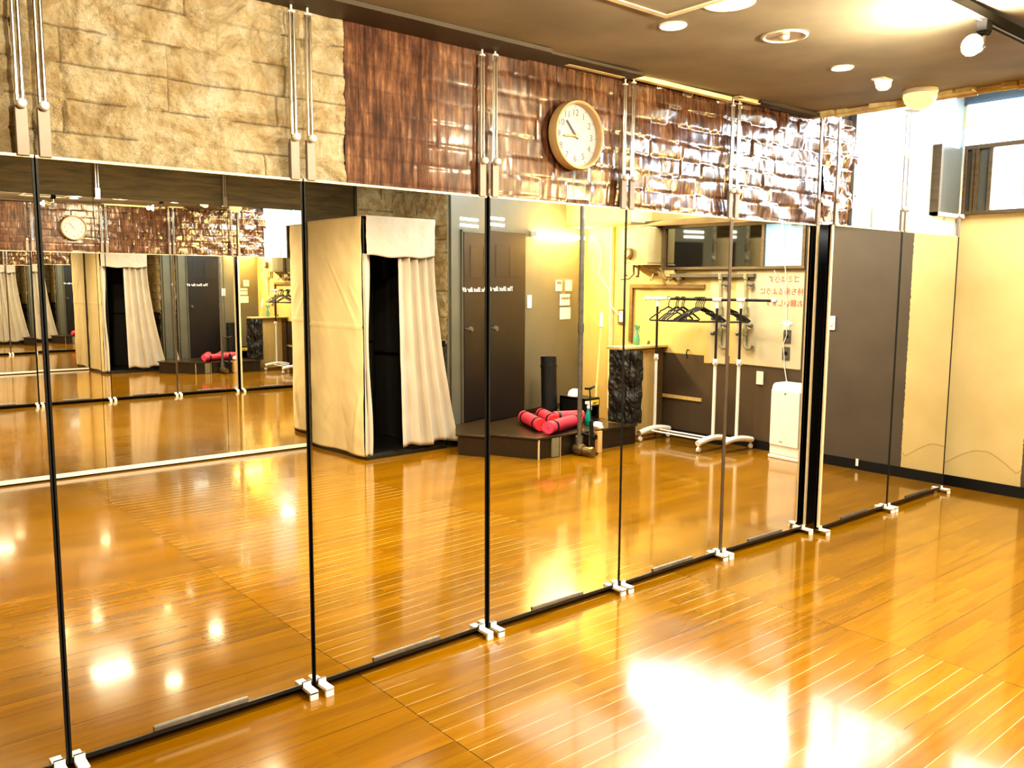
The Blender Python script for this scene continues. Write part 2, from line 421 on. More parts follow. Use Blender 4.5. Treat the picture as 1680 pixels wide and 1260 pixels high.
# torn pale edge where the ceiling board was cut
rnd = random.Random(5); tr = MB(); y = .03
while y > -4.2:
    ln = rnd.uniform(.07, .2); w0 = rnd.uniform(.02, .07)
    tr.prism([(4.61, y), (4.61 - w0, y - rnd.uniform(0, .02)), (4.61 - w0 * rnd.uniform(.4, 1.2), y - ln), (4.61, y - ln - .01)], 2.455, 2.475 + rnd.uniform(0, .006))
    tr.box(4.598, 4.612, y - ln, y, 2.440 + rnd.uniform(0, .014), 2.50); y -= ln
struct('trim_2', tr, 'torn')
# dark board at the head of the back wall, pale slivers of batten
tb = MB()
tb.box(-2.2, 2.4, -.14, .03, 2.415, 2.431); tb.box(2.4, 3.0, -.10, .03, 2.425, 2.437)
struct('trim_3', tb, 'trimdark')
tb = MB()
for x0, x1 in ((1.86, 1.95), (2.6, 2.95), (2.98, 3.75), (3.8, 4.0), (4.25, 4.6)): tb.box(x0, x1, -.028, .0, zc(x0) - .016, zc(x0) + .004)
struct('trim_4', tb, 'torn')
struct('trim_5', MB().box(3.98, 4.56, -.05, .02, 2.452, 2.47), 'trimdark')
struct('baseboard_right', MB().box(6.585, XR, -2.74, .03, 0, .08), 'black')
struct('baseboard_alcove', obox(MB(), .55, 1.66, .19, .235, 0, .012), 'stepfront')
# alcove platform
struct('trim_6', MB().box(4.79, 4.842, YO, -3.52, 0, .0001), 'stepfront') if False else None

pl = thing('raised_platform', 'low dark wooden platform with angled front before the dark door', 'platform', (5.4, -3.1, 0))
pts = [(4.55, -3.11), (4.785, -2.592), (6.03, -2.57), (6.03, -2.735), (6.03, -3.775), (4.86, -3.495)]
link('deck', MB().prism(pts, .172, .19), 'stepwood', pl, bevel=.003)
ins = [(4.575, -3.10), (4.797, -2.607), (6.015, -2.585), (6.015, -3.76), (4.87, -3.48)]
link('front_board', MB().prism(ins, 0, .172), 'stepfront', pl)
link('edge_strip', MB().box(4.80, 4.806, -2.612, -2.588, 0, .172), 'alu', pl)
link('edge_strip', MB().box(5.045, 5.05, -2.606, -2.583, 0, .172), 'alu', pl)
link('inset_panel', MB().box(4.95, 5.03, -2.606, -2.585, 0.005, .17), plain('grey inset', (.22, .20, .12), .4), pl)

# stone and wood claddings -------------------------------------------------
def clad(name, label, x0, x1, z0, z1, rows, joints, pos, step=.008, amp=.012, seed=1):
    """split-face stones: one displaced sheet, crease attribute along joints. pos(a,z,d) -> world"""
    mb = MB(); na = int((x1 - x0) / step); nz = int((z1 - z0) / step); cre = []
    rnd = random.Random(seed); offs = {}
    def fn(u, v):
        a = x0 + u * (x1 - x0); z = z0 + v * (z1 - z0)
        r = sum(1 for q in rows if q < z); js = joints.get(r, [])
        k = sum(1 for q in js if q < a)
        if (r, k) not in offs: offs[(r, k)] = (rnd.uniform(-.004, .007), rnd.uniform(-.02, .02), rnd.uniform(-.03, .03))
        o, ta, tz = offs[(r, k)]
        dz = min([abs(z - q) for q in rows] + [9]); dj = min([abs(a - q) for q in js] + [9]); e = min(dz, dj)
        n = noise.fractal(Vector((a * 9, z * 12, seed)), .9, 2.1, 5) * amp + noise.fractal(Vector((a * 34, z * 27, seed + 3)), .8, 2., 3) * amp * .42
        d = o + n + .012 - (.006 if e < .004 else 0)
        cre.append((.9 if noise.noise(Vector((a * 5, z * 5, seed + 9))) > -.05 else .1) * .75 if e < .0026 else max(0., min(.35, -n * 18)))
        return pos(a, z, d)
    mb.grid(na, nz, fn)
    o = link(name, mb, 'stone', smooth=True)
    at = o.data.attributes.new('crease', 'FLOAT', 'POINT')
    at.data.foreach_set('value', cre[:len(o.data.vertices)])
    return tag(o, label, 'stone cladding')
clad('stone_cladding', 'cream split-face stone cladding above the two nearest mirror panels', -.75, 1.556, 1.846, 2.425,
     [1.925, 2.022, 2.122, 2.222, 2.325],
     {0: [-.4, .1, .40, .95, 1.25, 1.47], 1: [-.3, .2, .642, 1.1], 2: [-.5, 0., .642, .943, 1.3], 3: [-.2, .3, .642, .943, 1.33], 4: [-.6, .15, .445, .79, 1.1, 1.4], 5: [0, .6, 1.0, 1.35]},
     lambda a, z, d: Vector((a, .048 - max(d, -.008), z)), .005, .015, 3)
clad('stone_cladding', 'dim stone cladding on opposite wall behind the changing booth', 4.36, 4.79, 1.2, 2.43,
     [1.3, 1.4, 1.5, 1.6, 1.7, 1.8, 1.9, 2.0, 2.1, 2.2, 2.3], {i: [4.5 + (i % 3) * .07, 4.7] for i in range(13)},
     lambda a, z, d: Vector((a, YO + d, z)), .012, .010, 7)
clad('stone_cladding', 'narrow stone cladding strip beside the dark door', -4.36, -3.50, .955, 2.46,
     [1.08 + .118 * i for i in range(12)], {i: [-4.1 + (i % 3) * .13, -3.75 - (i % 2) * .1] for i in range(14)},
     lambda a, z, d: Vector((4.79 - d, a, z)), .012, .016, 9)
sk = MB()
rnd = random.Random(2); z = .02
while z < .93:
    h = rnd.uniform(.03, .075); sk.box(4.765 - rnd.uniform(0, .022), 4.79, -4.3, -3.525, z, z + h - .004); z += h
tag(link('stacked_wood_cladding', sk, 'stepwood', bevel=.002), 'dark stacked wood strips below the narrow stone strip', 'wood cladding')
struct('trim_7', MB().box(4.34, 4.365, YO, YO + .02, 1.2, 2.44), 'trimdark')

# wood-print vinyl over the back wall --------------------------------------
def vinyl(name, label, x0, x1, z0, z1, seed, wrinkle, step=.0075, ragged=False):
    rnd = random.Random(seed); rows = [z0 + .018 + .0815 * i for i in range(-1, 9)]
    br = []
    for r in range(len(rows)):
        xs = [x0 - rnd.uniform(0, .2)]
        while xs[-1] < x1: xs.append(xs[-1] + rnd.uniform(.10, .27))
        br.append([(p, rnd.uniform(-1, 1), rnd.uniform(-1, 1), rnd.uniform(.5, 1.)) for p in xs])
    sheets = [1.556, 1.93, 2.36, 2.70, 3.03, 3.36, 3.83, 4.24, 4.66, 5.0]
    mb = MB(); na = int((x1 - x0) / step); nz = int((z1 - z0) / step); cre = []
    def fn(u, v):
        x = x0 + u * (x1 - x0); z = z0 + v * (z1 - z0)
        r = max(0, sum(1 for q in rows if q <= z) - 1); lst = br[r]
        k = max(0, sum(1 for q in lst if q[0] <= x) - 1)
        ax, tx, tz, st = lst[k]; bx = lst[k + 1][0] if k + 1 < len(lst) else ax + .2
        fx = (x - ax) / (bx - ax); fz = (z - rows[r]) / .0815
        e = min(x - ax, bx - x, z - rows[r], rows[r] + .0815 - z)
        ww = wrinkle(x)
        h = min(1., max(0., e) / .010) * .0040 * st * min(1., .25 + ww)
        h += (tx * (fx - .5) * .012 + tz * (fz - .5) * .007) * ww
        nn = noise.noise(Vector((x * 6 + seed, z * 9, 2.))) ; n2 = noise.noise(Vector((x * 17, z * 11 + seed, 5.)))
        h += ww * (.012 * nn + .005 * abs(n2)) + .0008 * noise.noise(Vector((x * 40, z * 6, 1)))
        dz = (z - rows[r])
        cre.append((.6 if dz < .008 else .0) * (.3 + .7 * abs(noise.noise(Vector((x * 60, r, 1.)))) * 1.5) + (.6 if min(abs(x - q) for q in sheets) < .005 else 0) + (.35 if x - ax < .006 else 0))
        return Vector((x, .034 - h, z))
    mb.grid(na, nz, fn)
    o = link(name, mb, 'vinyl', smooth=True)
    at = o.data.attributes.new('crease', 'FLOAT', 'POINT'); at.data.foreach_set('value', [min(1., c) for c in cre])
    return tag(o, label, 'wall covering')
vinyl('vinyl_wall_sheet', 'shiny wood-print vinyl sheet with brick relief around the wall clock', 1.556, 4.70, 1.846, 2.465, 11,
      lambda x: .12 if x < 2.15 else (.35 if x < 2.9 else min(1.0, .45 + (x - 2.9) * .45)))
vinyl('vinyl_wall_sheet', 'crumpled end of wood-print vinyl sheet beside the pale wall near the window', 4.74, 5.12, 1.86, 2.50, 23, lambda x: 2.4)
struct('wall_back_pale', MB().box(5.09, XR, .02, .06, 1.8, 2.95), 'whitewall')
tag(link('white_board', MB().box(5.33, 6.52, .002, .02, 1.84, 1.985), 'white', bevel=.002), 'long white board on the wall above the two far mirror panels', 'board')

# ------------------------------------------------------------------ mirrors
def tension_pole(parent, x, ztop, plate=True, z0=1.845):
    mb = MB().box(x - .016, x + .016, -.012, .004, z0, z0 + .135)
    p = link('tension_pole', mb, 'bracket', parent, bevel=.002, world=False)
    mb = MB()
    mb.tube([(x - .007, -.004, z0 + .13), (x - .007, -.004, ztop - .035)], .0055, 10)
    mb.tube([(x + .007, -.004, z0 + .13), (x + .007, -.004, ztop - .035)], .0055, 10)
    link('pole_tube', mb, 'chrome', p, smooth='auto', world=False)
    link('knob', MB().lathe([(0, .034), (.009, .034), (.0125, .030), (.0135, .022), (.0125, .014), (.006, .012), (.006, 0)], (x, 0, z0 + .14), '-y', 20), 'white', p, smooth='auto', world=False)
    mb = MB(); mb.tube([(x, -.004, ztop - .04), (x, -.004, ztop - .004)], .004, 8)
    mb.lathe([(0, 0), (.013, .0), (.013, .006), (.006, .010), (0, .010)], (x, -.004, ztop - .042), 'z', 14)
    link('pole_foot', mb, 'white', p, smooth='auto', world=False)
    if plate: link('ceiling_plate', MB().box(x - .022, x + .022, -.06, .006, ztop - .006, ztop - .001), 'beigeplate', p, world=False)

def mirror(label, cx, cy, rot, w, left='black', right='black', poles=(-1, 1), tilt=None, ztop=None, feet=(-1, 1), lw=.006, rw=.006, grip=True):
    t = thing('wall_mirror', label, 'mirror', (cx, cy, 0), rot, 'tall mirror panels along the back wall', tilt)
    h = w / 2
    link('glass', MB().box(-h + .002, h - .002, 0, .006, .04, 1.845), 'mirror', t, world=False)
    link('backing', MB().box(-h, h, .0065, .022, .036, 1.848), 'black', t, world=False)
    link('edge_strip', MB().box(-h, -h + lw, -.003, .02, .036, 1.848), left, t, world=False)
    link('edge_strip', MB().box(h - rw, h, -.003, .02, .036, 1.848), right, t, world=False)
    link('bottom_rail', MB().box(-h, h, -.004, .02, .030, .043), 'blackmetal', t, world=False)
    link('top_rail', MB().box(-h, h, -.004, .02, 1.842, 1.850), 'alu', t, world=False)
    if grip: link('bottom_grip', MB().box(-.16, .16, -.007, -.0005, .045, .062), 'steel', t, world=False, bevel=.002)
    for s in feet:
        x = s * (h - .026)
        link('foot', MB().box(x - .016, x + .016, -.062, .02, .022, .034).box(x - .016, x + .016, -.062, -.050, 0, .03).box(x - .016, x + .016, -.006, -.0032, .03, .050), 'white', t, world=False, bevel=.0015)
    for s in poles: tension_pole(t, s * (h - .026), ztop or zc(cx))
    return t
ords = ['nearest mirror panel, cut by the left edge of the photo, below stone cladding',
        'tall mirror panel left of the changing booth reflection, below stone cladding',
        'tall mirror panel showing the beige changing booth, below the stone and vinyl joint',
        'tall mirror panel directly below the wall clock, showing the rolled mats',
        'tall mirror panel right of the clock one, showing the clothes rack',
        'tall mirror panel showing the air purifier, last one before the dark gap']
for i in range(6):
    cx = X0 + (i - .5) * W
    rot = {2: .0245, 5: -.033}.get(i, 0.); cy = {5: -.012}.get(i, 0.)
    mirror(ords[i], cx, cy, rot, W - .004, left='brownmetal' if i == 5 else 'black', right={4: 'brownmetal', 5: 'alu'}.get(i, 'black'),
           tilt={2: -.0014}.get(i), lw=.010 if i == 5 else {1: .006, 2: .0025, 3: .005, 4: .0025}.get(i, .003), rw={0: .006, 1: .0025, 2: .005, 3: .0025, 4: .010, 5: .022}.get(i, .003))
mirror('far mirror panel just right of the dark gap, framed by a beige edge', 5.08, -.10, 0, .86, left='alu', lw=.022, ztop=2.74 if False else 2.60)
mirror('last mirror panel, meeting the cream corner wall', 5.935, -.10, 0, .845, ztop=2.60)
# opposite mirrors
for i, (x0, x1, lab) in enumerate(((-.15, .83, 'fourth mirror panel from the changing booth on the opposite wall'), (.83, 1.80, 'third mirror panel from the changing booth on the opposite wall'), (1.80, 2.785, 'second mirror panel from the changing booth on the opposite wall'), (2.785, 3.80, 'mirror panel on the opposite wall touching the changing booth'))):
    cx = (x0 + x1) / 2; h = (x1 - x0) / 2
    t = thing('wall_mirror', lab, 'mirror', (cx, YO + .03, 0), PI, 'mirror panels on the opposite wall')
    link('glass', MB().box(-h + .002, h - .002, 0, .006, .04, 2.13), 'mirror', t, world=False)
    link('backing', MB().box(-h, h, .0065, .022, .04, 2.132), 'black', t, world=False)
    link('base_strip', MB().box(-h, h, -.012, .02, 0.012, .040), 'white', t, world=False)
    link('tension_pole', MB().box(h - .05, h - .016, -.012, .004, 2.12, 2.20).tube([(h - .042, -.004, 2.2), (h - .042, -.004, 2.43)], .007).tube([(h - .024, -.004, 2.2), (h - .024, -.004, 2.43)], .007), 'chrome', t, world=False)

# ------------------------------------------------------------------ clock
ck = thing('wall_clock', 'round wall clock with pale wood rim hanging on the brown vinyl', 'clock', (2.668, .012, 2.139))
R = .147
link('rim', MB().lathe([(R - .012, .0), (R, .0), (R + .001, .03), (R - .003, .046), (R - .010, .048), (R - .014, .043), (R - .014, .012)], (0, 0, 0), '-y', 64), 'clockrim', ck, smooth='auto', world=False)
link('dial', MB().lathe([(R - .012, 0), (R - .012, .012), (0, .012)], (0, 0, 0), '-y', 64), 'clockface', ck, world=False)
for k in range(1, 13):
    nm = MB()
    a = PI / 2 - k * PI / 6
    add_mesh(nm, text_mesh(str(k), .040, frame_mtx((math.cos(a) * .098, -.0125, math.sin(a) * .098), (1, 0, 0), (0, 0, 1)), .0004, 'CENTER'))
    tx = Matrix.Translation((0, -.0126, 0)) @ Matrix.Rotation(-(a - PI / 2), 4, 'Y')
    link('numeral', nm, 'ink', ck, world=False)
    link('hour_mark', MB().box(-.0012, .0012, -.0004, .0004, .120, .129, tx), 'ink', ck, world=False)
def hand(ang, ln, w0, y):
    m = Matrix.Translation((0, y, 0)) @ Matrix.Rotation(ang, 4, 'Y')
    return MB().box(-w0, w0, -.001, .001, -.018, ln, m)
P(link('hand', hand(math.radians(-43), .082, .0032, -.018), 'darkhand', ck, world=False), 'dark hand pointing between ten and eleven')
P(link('hand', hand(math.radians(-94), .072, .0038, -.021), 'gold', ck, world=False), 'gold hand pointing just below nine')
link('hub', MB().lathe([(0, .027), (.008, .026), (.009, .012)], (0, 0, 0), '-y', 20), 'gold', ck, world=False)

# ------------------------------------------------------------------ ceiling fittings
def downlight(x, y, r, lit, label):
    z = zc(x); t = thing('downlight', label, 'ceiling light', (x, y, z), 0, 'round recessed downlights')
    link('trim_ring', MB().lathe([(r, 0), (r, -.004), (r * .9, -.007), (r * .82, -.004), (r * .80, -.0015), (r * .80, 0)], (0, 0, 0), 'z', 40), 'offwhite', t, smooth='auto', world=False)
    if lit: link('lens', MB().lathe([(r * .8, -.003), (0, -.003)], (0, 0, 0), 'z', 40), 'downlit', t, world=False)
    else:
        link('reflector', MB().lathe([(r * .82, -.003), (r * .6, -.0015), (r * .3, -.001), (0, -.001)], (0, 0, 0), 'z', 40), 'reflector', t, smooth=True, world=False)
        link('bulb', MB().lathe([(r * .22, -.002), (r * .2, -.012), (0, -.016)], (0, 0, 0), 'z', 20), 'offwhite', t, smooth=True, world=False)
    return t
downlight(2.535, -.64, .052, True, 'small lit recessed downlight nearest the ceiling hatch')
downlight(2.985, -.815, .088, False, 'large unlit recessed downlight with shiny reflector')
downlight(3.645, -.685, .050, True, 'small lit recessed downlight nearest the dome lamp')
downlight(2.47, -.93, .09, True, 'bright recessed downlight just above the photo edge')
t = thing('ceiling_sensor', 'small boxy white sensor lamp on the ceiling beside the dome lamp', 'sensor', (4.01, -.686, zc(4.01)))
link('base', MB().box(-.05, .045, -.032, .032, -.012, 0), 'offwhite', t, bevel=.006, world=False)
link('head', MB().lathe([(0, -.052), (.022, -.050), (.034, -.038), (.036, -.012)], (.012, 0, 0), 'z', 24), 'sensor', t, smooth=True, world=False)
link('head', MB().lathe([(0, -.036), (.016, -.032), (.02, -.012)], (-.035, 0, 0), 'z', 20), 'sensor', t, smooth=True, world=False)
t = thing('dome_lamp', 'round dome ceiling lamp glowing amber at the torn ceiling edge', 'ceiling light', (4.41, -.68, zc(4.41)))
link('collar', MB().lathe([(.082, 0), (.084, -.012), (.079, -.022), (.05, -.022)], (0, 0, 0), 'z', 40), 'offwhite', t, smooth='auto', world=False)
link('globe', MB().lathe([(.078, -.018), (.080, -.035), (.070, -.062), (.048, -.084), (.022, -.094), (0, -.096)], (0, 0, 0), 'z', 40), 'dome', t, smooth=True, world=False)
# ceiling hatch
t = thing('ceiling_hatch', 'square ceiling hatch with pale trim near the top edge', 'hatch', (2.19, -.93, zc(2.19)))
hm = MB()
for a0, a1, b0, b1 in ((-.23, .23, .20, .225), (-.23, .23, -.225, -.20), (-.23, -.205, -.2, .2), (.205, .23, -.2, .2)): hm.box(a0, a1, b0, b1, -.008, 0)
link('frame', hm, 'beigeplate', t, world=False)
link('panel', MB().box(-.205, .205, -.2, .2, -.004, 0), 'ceil', t, world=False)
# track and spots
tk = thing('track_rail', 'black lighting track running across the ceiling', 'lighting track', (2.9, -1.44, zc(2.9) - .005))
link('rail', MB().box(-2.2, 1.6, -.02, .02, -.030, -.001), 'trackblack', tk, world=False)
link('conductor', MB().box(-2.2, 1.6, -.004, .004, -.032, -.0295), 'steel', tk, world=False)
def spot(x, label, ang=0.):
    z = zc(x) - .032 - .005; t = thing('track_spotlight', label, 'spotlight', (x, -1.44, z), 0, 'spotlights on the ceiling track')
    link('adapter', MB().box(-.024, .024, -.018, .018, -.042, .0).box(-.02, .02, -.015, .015, -.05, -.04), 'trackblack', t, bevel=.003, world=False)
    link('stem', MB().tube([(0, 0, -.045), (0, 0, -.09)], .007).tube([(0, 0, -.085), (-.03, .0, -.097)], .010), 'steel', t, world=False)
    link('lamp_cup', MB().lathe([(.014, .0), (.018, .02), (.034, .058), (.036, .060), (.031, .056), (.016, .02)], (-.03, 0, -.10), '-x', 24), 'chrome', t, smooth='auto', world=False)
    link('bulb', MB().lathe([(.031, .055), (.028, .068), (.014, .078), (0, .080)], (-.03, 0, -.10), '-x', 24), 'bulb', t, smooth=True, world=False)
spot(3.24, 'lit spotlight hanging from the track in the upper right corner')
spot(2.15, 'lit track spotlight second from the upper right corner, above the photo edge')
spot(.9, 'lit track spotlight farthest from the upper right corner, above the photo edge')

# ------------------------------------------------------------------ windows on the right wall
w = thing('window_1', None, None, (6.58, -1.4, 2.5)); w['kind'] = 'structure'
link('window_pane', MB().box(6.575, 6.598, -2.78, -1.50, 2.58, 2.86), 'glowwhite', w)
link('window_pane', MB().box(6.575, 6.598, -1.46, -.01, 2.50, 2.79), 'glowside', w)
link('window_frame', MB().box(6.57, 6.598, -1.50, -1.46, 2.50, 2.86), 'windowframe', w)
w = thing('window_2', None, None, (6.59, -.8, 2.03)); w['kind'] = 'structure'
fm = MB(); fm.box(6.55, 6.6, -1.6, -.006, 2.01, 2.035).box(6.55, 6.6, -1.6, -.006, 2.47, 2.50)
for yy in (-.010, -.085, -.105, -.20, -.95, -1.58): fm.box(6.555, 6.6, yy - .012, yy + .012, 2.035, 2.47)
link('window_frame', fm, 'windowframe', w)
link('window_pane', MB().box(6.58, 6.588, -1.57, -.20, 2.035, 2.47), 'glowpane', w)
link('frosted_pane', MB().box(6.578, 6.586, -.20, -.006, 2.035, 2.47), 'frost', w)
link('lock', MB().box(6.57, 6.58, -.43, -.41, 2.12, 2.40), plain('grey window rail', (.5, .47, .42), .4), w)
w = thing('window_3', None, None, (6.4, -.02, 2.0)); w['kind'] = 'structure'
fm = MB(); fm.box(6.14, 6.175, -.04, .03, 1.985, 2.47).box(6.54, 6.575, -.04, .03, 1.985, 2.47)
link('window_frame', fm, 'windowframe', w)
link('window_sill', MB().box(6.14, 6.56, -.045, .03, 1.985, 2.01), 'white', w)
link('window_pane', MB().box(6.175, 6.54, -.02, -.012, 2.01, 2.47), 'frost', w)
# long interior window further along (mostly dark glass, bright pane at its near end)
w = thing('window_4', None, None, (6.58, -2.1, 1.64)); w['kind'] = 'structure'
fm = MB(); fm.box(6.555, 6.6, -2.77, -1.455, 1.64, 1.665).box(6.555, 6.6, -2.77, -1.455, 2.035, 2.06)
for yy in (-2.755, -1.90, -1.475): fm.box(6.557, 6.6, yy - .014, yy + .014, 1.665, 2.035)
link('window_frame', fm, 'windowframe', w)
P(link('window_pane', MB().box(6.582, 6.59, -2.74, -1.915, 1.665, 2.035), 'glassdark', w), 'dim reflecting window pane')
P(link('window_pane', MB().box(6.582, 6.59, -1.888, -1.49, 1.665, 2.035), 'glowdim', w), 'bright window pane')
struct('trim_15', MB().box(6.59, 6.6, -1.46, .02, 2.79, 2.95), 'ceil_hi')
struct('trim_8', MB().box(6.50, 6.6, -3.15, -1.46, 2.06, 2.115), 'framewood')
struct('trim_9', MB().box(6.30, 6.6, -3.92, -2.95, 2.10, 2.48), plain('soffit yellow', (.74, .58, .24), .6))
struct('trim_10', MB().box(6.285, 6.6, -3.93, -2.94, 2.085, 2.10), 'framewood')
struct('trim_11', MB().box(6.565, 6.6, -3.48, -3.45, .19, 2.085), plain('corner strip', (.80, .70, .42), .5))
struct('trim_12', MB().box(6.57, 6.6, -1.46, -1.40, .06, 2.06), 'brownmetal')

# ------------------------------------------------------------------ door and alcove wall
d = thing('door_1', None, None, tuple(ob(.14, .19))); d['kind'] = 'structure'
link('door_leaf', obox(MB(), -.045, .535, .195, 1.985, .004, .03), 'doorwood', d, bevel=.003)
dm = MB()
obox(dm, -.062, -.045, .19, 2.0, 0, .022); obox(dm, .535, .552, .19, 2.0, 0, .022); obox(dm, -.062, .552, 1.985, 2.005, 0, .022)
link('door_frame', dm, 'greywall', d)
pm = MB()
for s0, s1 in ((.05, .22), (.27, .44)):
    for z0, z1 in ((1.56, 1.86),): obox(pm, s0, s1, z0, z1, .03, .0325)
link('door_panel', pm, 'doorwood', d, bevel=.004)
kb = MB(); c = ob(-.02, 1.08, .03)
kb.tube([c, c + DN * .05], .012).tube([c + DN * .045, c + DN * .05 + DD * .0, c + DN * .075], [.018, .026, .022], 16)
link('door_handle', kb, 'steel', d, smooth='auto')
tm = MB(); add_mesh(tm, text_mesh('The Shot Bar 69', .060, frame_mtx(ob(.333, 1.447, .0315), -DD, (0, 0, 1)), .0006, shear=.25, bold=.0008))
link('lettering', tm, 'whiteink', d)
lv = thing('wall_louvre', 'two white slots on the wall above the dark door', 'vent', tuple(ob(.1, 2.05)))
for z0 in (2.035, 2.093): link('slot', obox(MB(), -.065, .215, z0, z0 + .024, .001, .008), 'strip', lv)  # slots are no lamps; glow added so they show white
# warm tube lamp
lp = thing('tube_lamp', 'glowing warm tube lamp on the grey wall right of the door', 'wall lamp', tuple(ob(1.1, 1.985)))
mb = MB(); mb.tube([ob(.70, 1.99, .05), ob(1.56, 1.99, .05)], .018, 16)
link('tube', mb, 'tube', lp, smooth='auto')
mb = MB(); obox(mb, .66, 1.60, 1.985, 1.995, 0, .015); obox(mb, .66, .70, 1.965, 2.015, 0, .07); obox(mb, 1.56, 1.60, 1.965, 2.02, 0, .07)
link('holder', mb, 'offwhite', lp)
def wallplate(name, label, cat, s, z, w_, h_, mat='white', group=None):
    t = thing(name, label, cat, tuple(ob(s, z)), 0, group)
    link('plate', obox(MB(), s - w_ / 2, s + w_ / 2, z - h_ / 2, z + h_ / 2, 0, .012), mat, t, bevel=.003); return t
t = wallplate('light_switch', 'white light switch on the grey wall beside the door', 'switch', .636, 1.32, .07, .13)
link('rocker', obox(MB(), .622, .65, 1.30, 1.34, .012, .017), 'offwhite', t)
t = wallplate('thermostat', 'thermostat with small grey display, upper left of the plate cluster', 'thermostat', 1.17, 1.48, .115, .115, 'offwhite')
link('display', obox(MB(), 1.13, 1.21, 1.495, 1.525, .012, .014), 'steel', t)
link('button', obox(MB(), 1.13, 1.21, 1.445, 1.455, .012, .015), 'white', t)
t = wallplate('control_panel', 'plain control panel beside the thermostat, behind the steel pole', 'control panel', 1.36, 1.482, .12, .118, 'offwhite')
link('button', obox(MB(), 1.32, 1.335, 1.44, 1.455, .012, .015), 'white', t)
t = wallplate('switch_panel', 'wide switch panel with a row of small switches', 'switch', 1.29, 1.33, .185, .12)
for k in range(5): link('rocker', obox(MB(), 1.215 + k * .034, 1.235 + k * .034, 1.335, 1.36, .012, .017), 'steel', t)
wallplate('blank_plate', 'blank white plate below the row of switches', 'wall plate', 1.30, 1.187, .195, .125)

# ------------------------------------------------------------------ changing booth
BX0, BX1, BY0, BY1, BZ = 3.84, 4.52, -4.325, -3.44, 2.055
bt = thing('changing_booth', 'beige curtained changing booth standing against the opposite mirrors', 'changing booth', (4.18, -3.9, 0))
link('base', MB().box(BX0 - .01, 4.70, BY0, BY1 + .02, 0, .035).box(BX0, 4.69, BY0, BY1, .035, .045), 'base', bt, bevel=.003)
fr = MB()
for x in (BX0 + .015, BX1 - .015):
    for yy in (BY0 + .015, BY1 - .015): fr.tube([(x, yy, .04), (x, yy, BZ - .01)], .011, 10)
for z in (.95, BZ - .015):
    fr.tube([(BX0 + .015, BY0 + .015, z), (BX1 - .015, BY0 + .015, z)], .009); fr.tube([(BX0 + .015, BY0 + .015, z), (BX0 + .015, BY1 - .015, z)], .009)
    fr.tube([(BX1 - .015, BY0 + .015, z - .1), (BX1 - .015, BY1 - .015, z - .1)], .009)
fr.tube([(BX0 + .015, BY1 - .015, BZ - .015), (BX1 - .015, BY1 - .015, BZ - .015)], .009)
fr.tube([(4.18, BY0 + .02, .04), (4.18, BY0 + .02, 2.0)], .014)
link('frame', fr, 'blackmetal', bt, smooth='auto')
def wr(a, b, s, k=1.): return k * (.012 * noise.noise(Vector((a * 3, b * 1.6, s))) + .004 * noise.noise(Vector((a * 9 + b * 5, b * 6, s + 4))))
def diag(u, v, u0, v0, u1, v1, w_, amp):
    """one fold line in the cloth"""
    dx, dy = u1 - u0, v1 - v0; l2 = dx * dx + dy * dy; t = max(0, min(1, ((u - u0) * dx + (v - v0) * dy) / l2))
    d2 = (u - u0 - t * dx) ** 2 + (v - v0 - t * dy) ** 2
    return amp * math.exp(-d2 / (w_ * w_)) * math.sin(PI * (.1 + .8 * t))
def left_side(u, v):
    y = BY0 + u * (BY1 - BY0); z = .03 + v * (BZ - .03)
    o = wr(y, z, 1.) + .018 * (1 - v) ** 3 * math.sin(u * 9) + diag(u, v, .35, .85, .9, .55, .012, .008) + diag(u, v, .25, .12, .6, .32, .01, .008) + diag(u, v, .85, .05, .95, .25, .03, .02) + diag(u, v, .78, .72, .97, .62, .012, .008)
    if abs(z - 1.13) < .007: o += .006
    return Vector((BX0 - .014 - max(o, -.008), y, z))
link('side_cloth', MB().grid(70, 110, left_side), 'cloth', bt, smooth=True, solid=.003)
link('side_cloth', MB().grid(20, 60, lambda u, v: Vector((BX1 + .012 + wr(u, v * 2, 5.), BY0 + u * (BY1 - BY0), .05 + v * (BZ - .05)))), 'cloth', bt, smooth=True, solid=.003)
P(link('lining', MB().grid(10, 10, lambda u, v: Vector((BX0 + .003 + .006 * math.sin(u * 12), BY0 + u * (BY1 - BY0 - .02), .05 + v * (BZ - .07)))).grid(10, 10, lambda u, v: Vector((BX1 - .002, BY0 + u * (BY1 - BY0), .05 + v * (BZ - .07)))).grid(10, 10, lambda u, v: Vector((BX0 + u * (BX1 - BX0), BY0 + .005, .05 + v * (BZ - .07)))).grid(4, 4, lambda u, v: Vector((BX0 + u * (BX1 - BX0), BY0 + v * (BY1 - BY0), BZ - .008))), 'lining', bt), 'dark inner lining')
link('roof_cloth', MB().grid(24, 24, lambda u, v: Vector((BX0 - .012 + u * (BX1 - BX0 + .024), BY0 + v * (BY1 - BY0 + .068), BZ + .004 - .02 * math.sin(PI * u) * math.sin(PI * v)))), 'cloth', bt, smooth=True, solid=.003)
def val(u, v):
    x = BX0 - .018 + u * (BX1 + .016 - BX0 + .018); zb = 1.735 - .012 * math.sin(PI * u) + .006 * math.sin(u * 14)
    z = zb + v * (BZ + .004 - zb)
    return Vector((x, BY1 + .072 + .010 * (1 - v) * math.sin(u * 17 + 1) + wr(u * 2, v, 9.), z))
link('valance', MB().grid(60, 20, val), 'clothlit', bt, smooth=True, solid=.003)
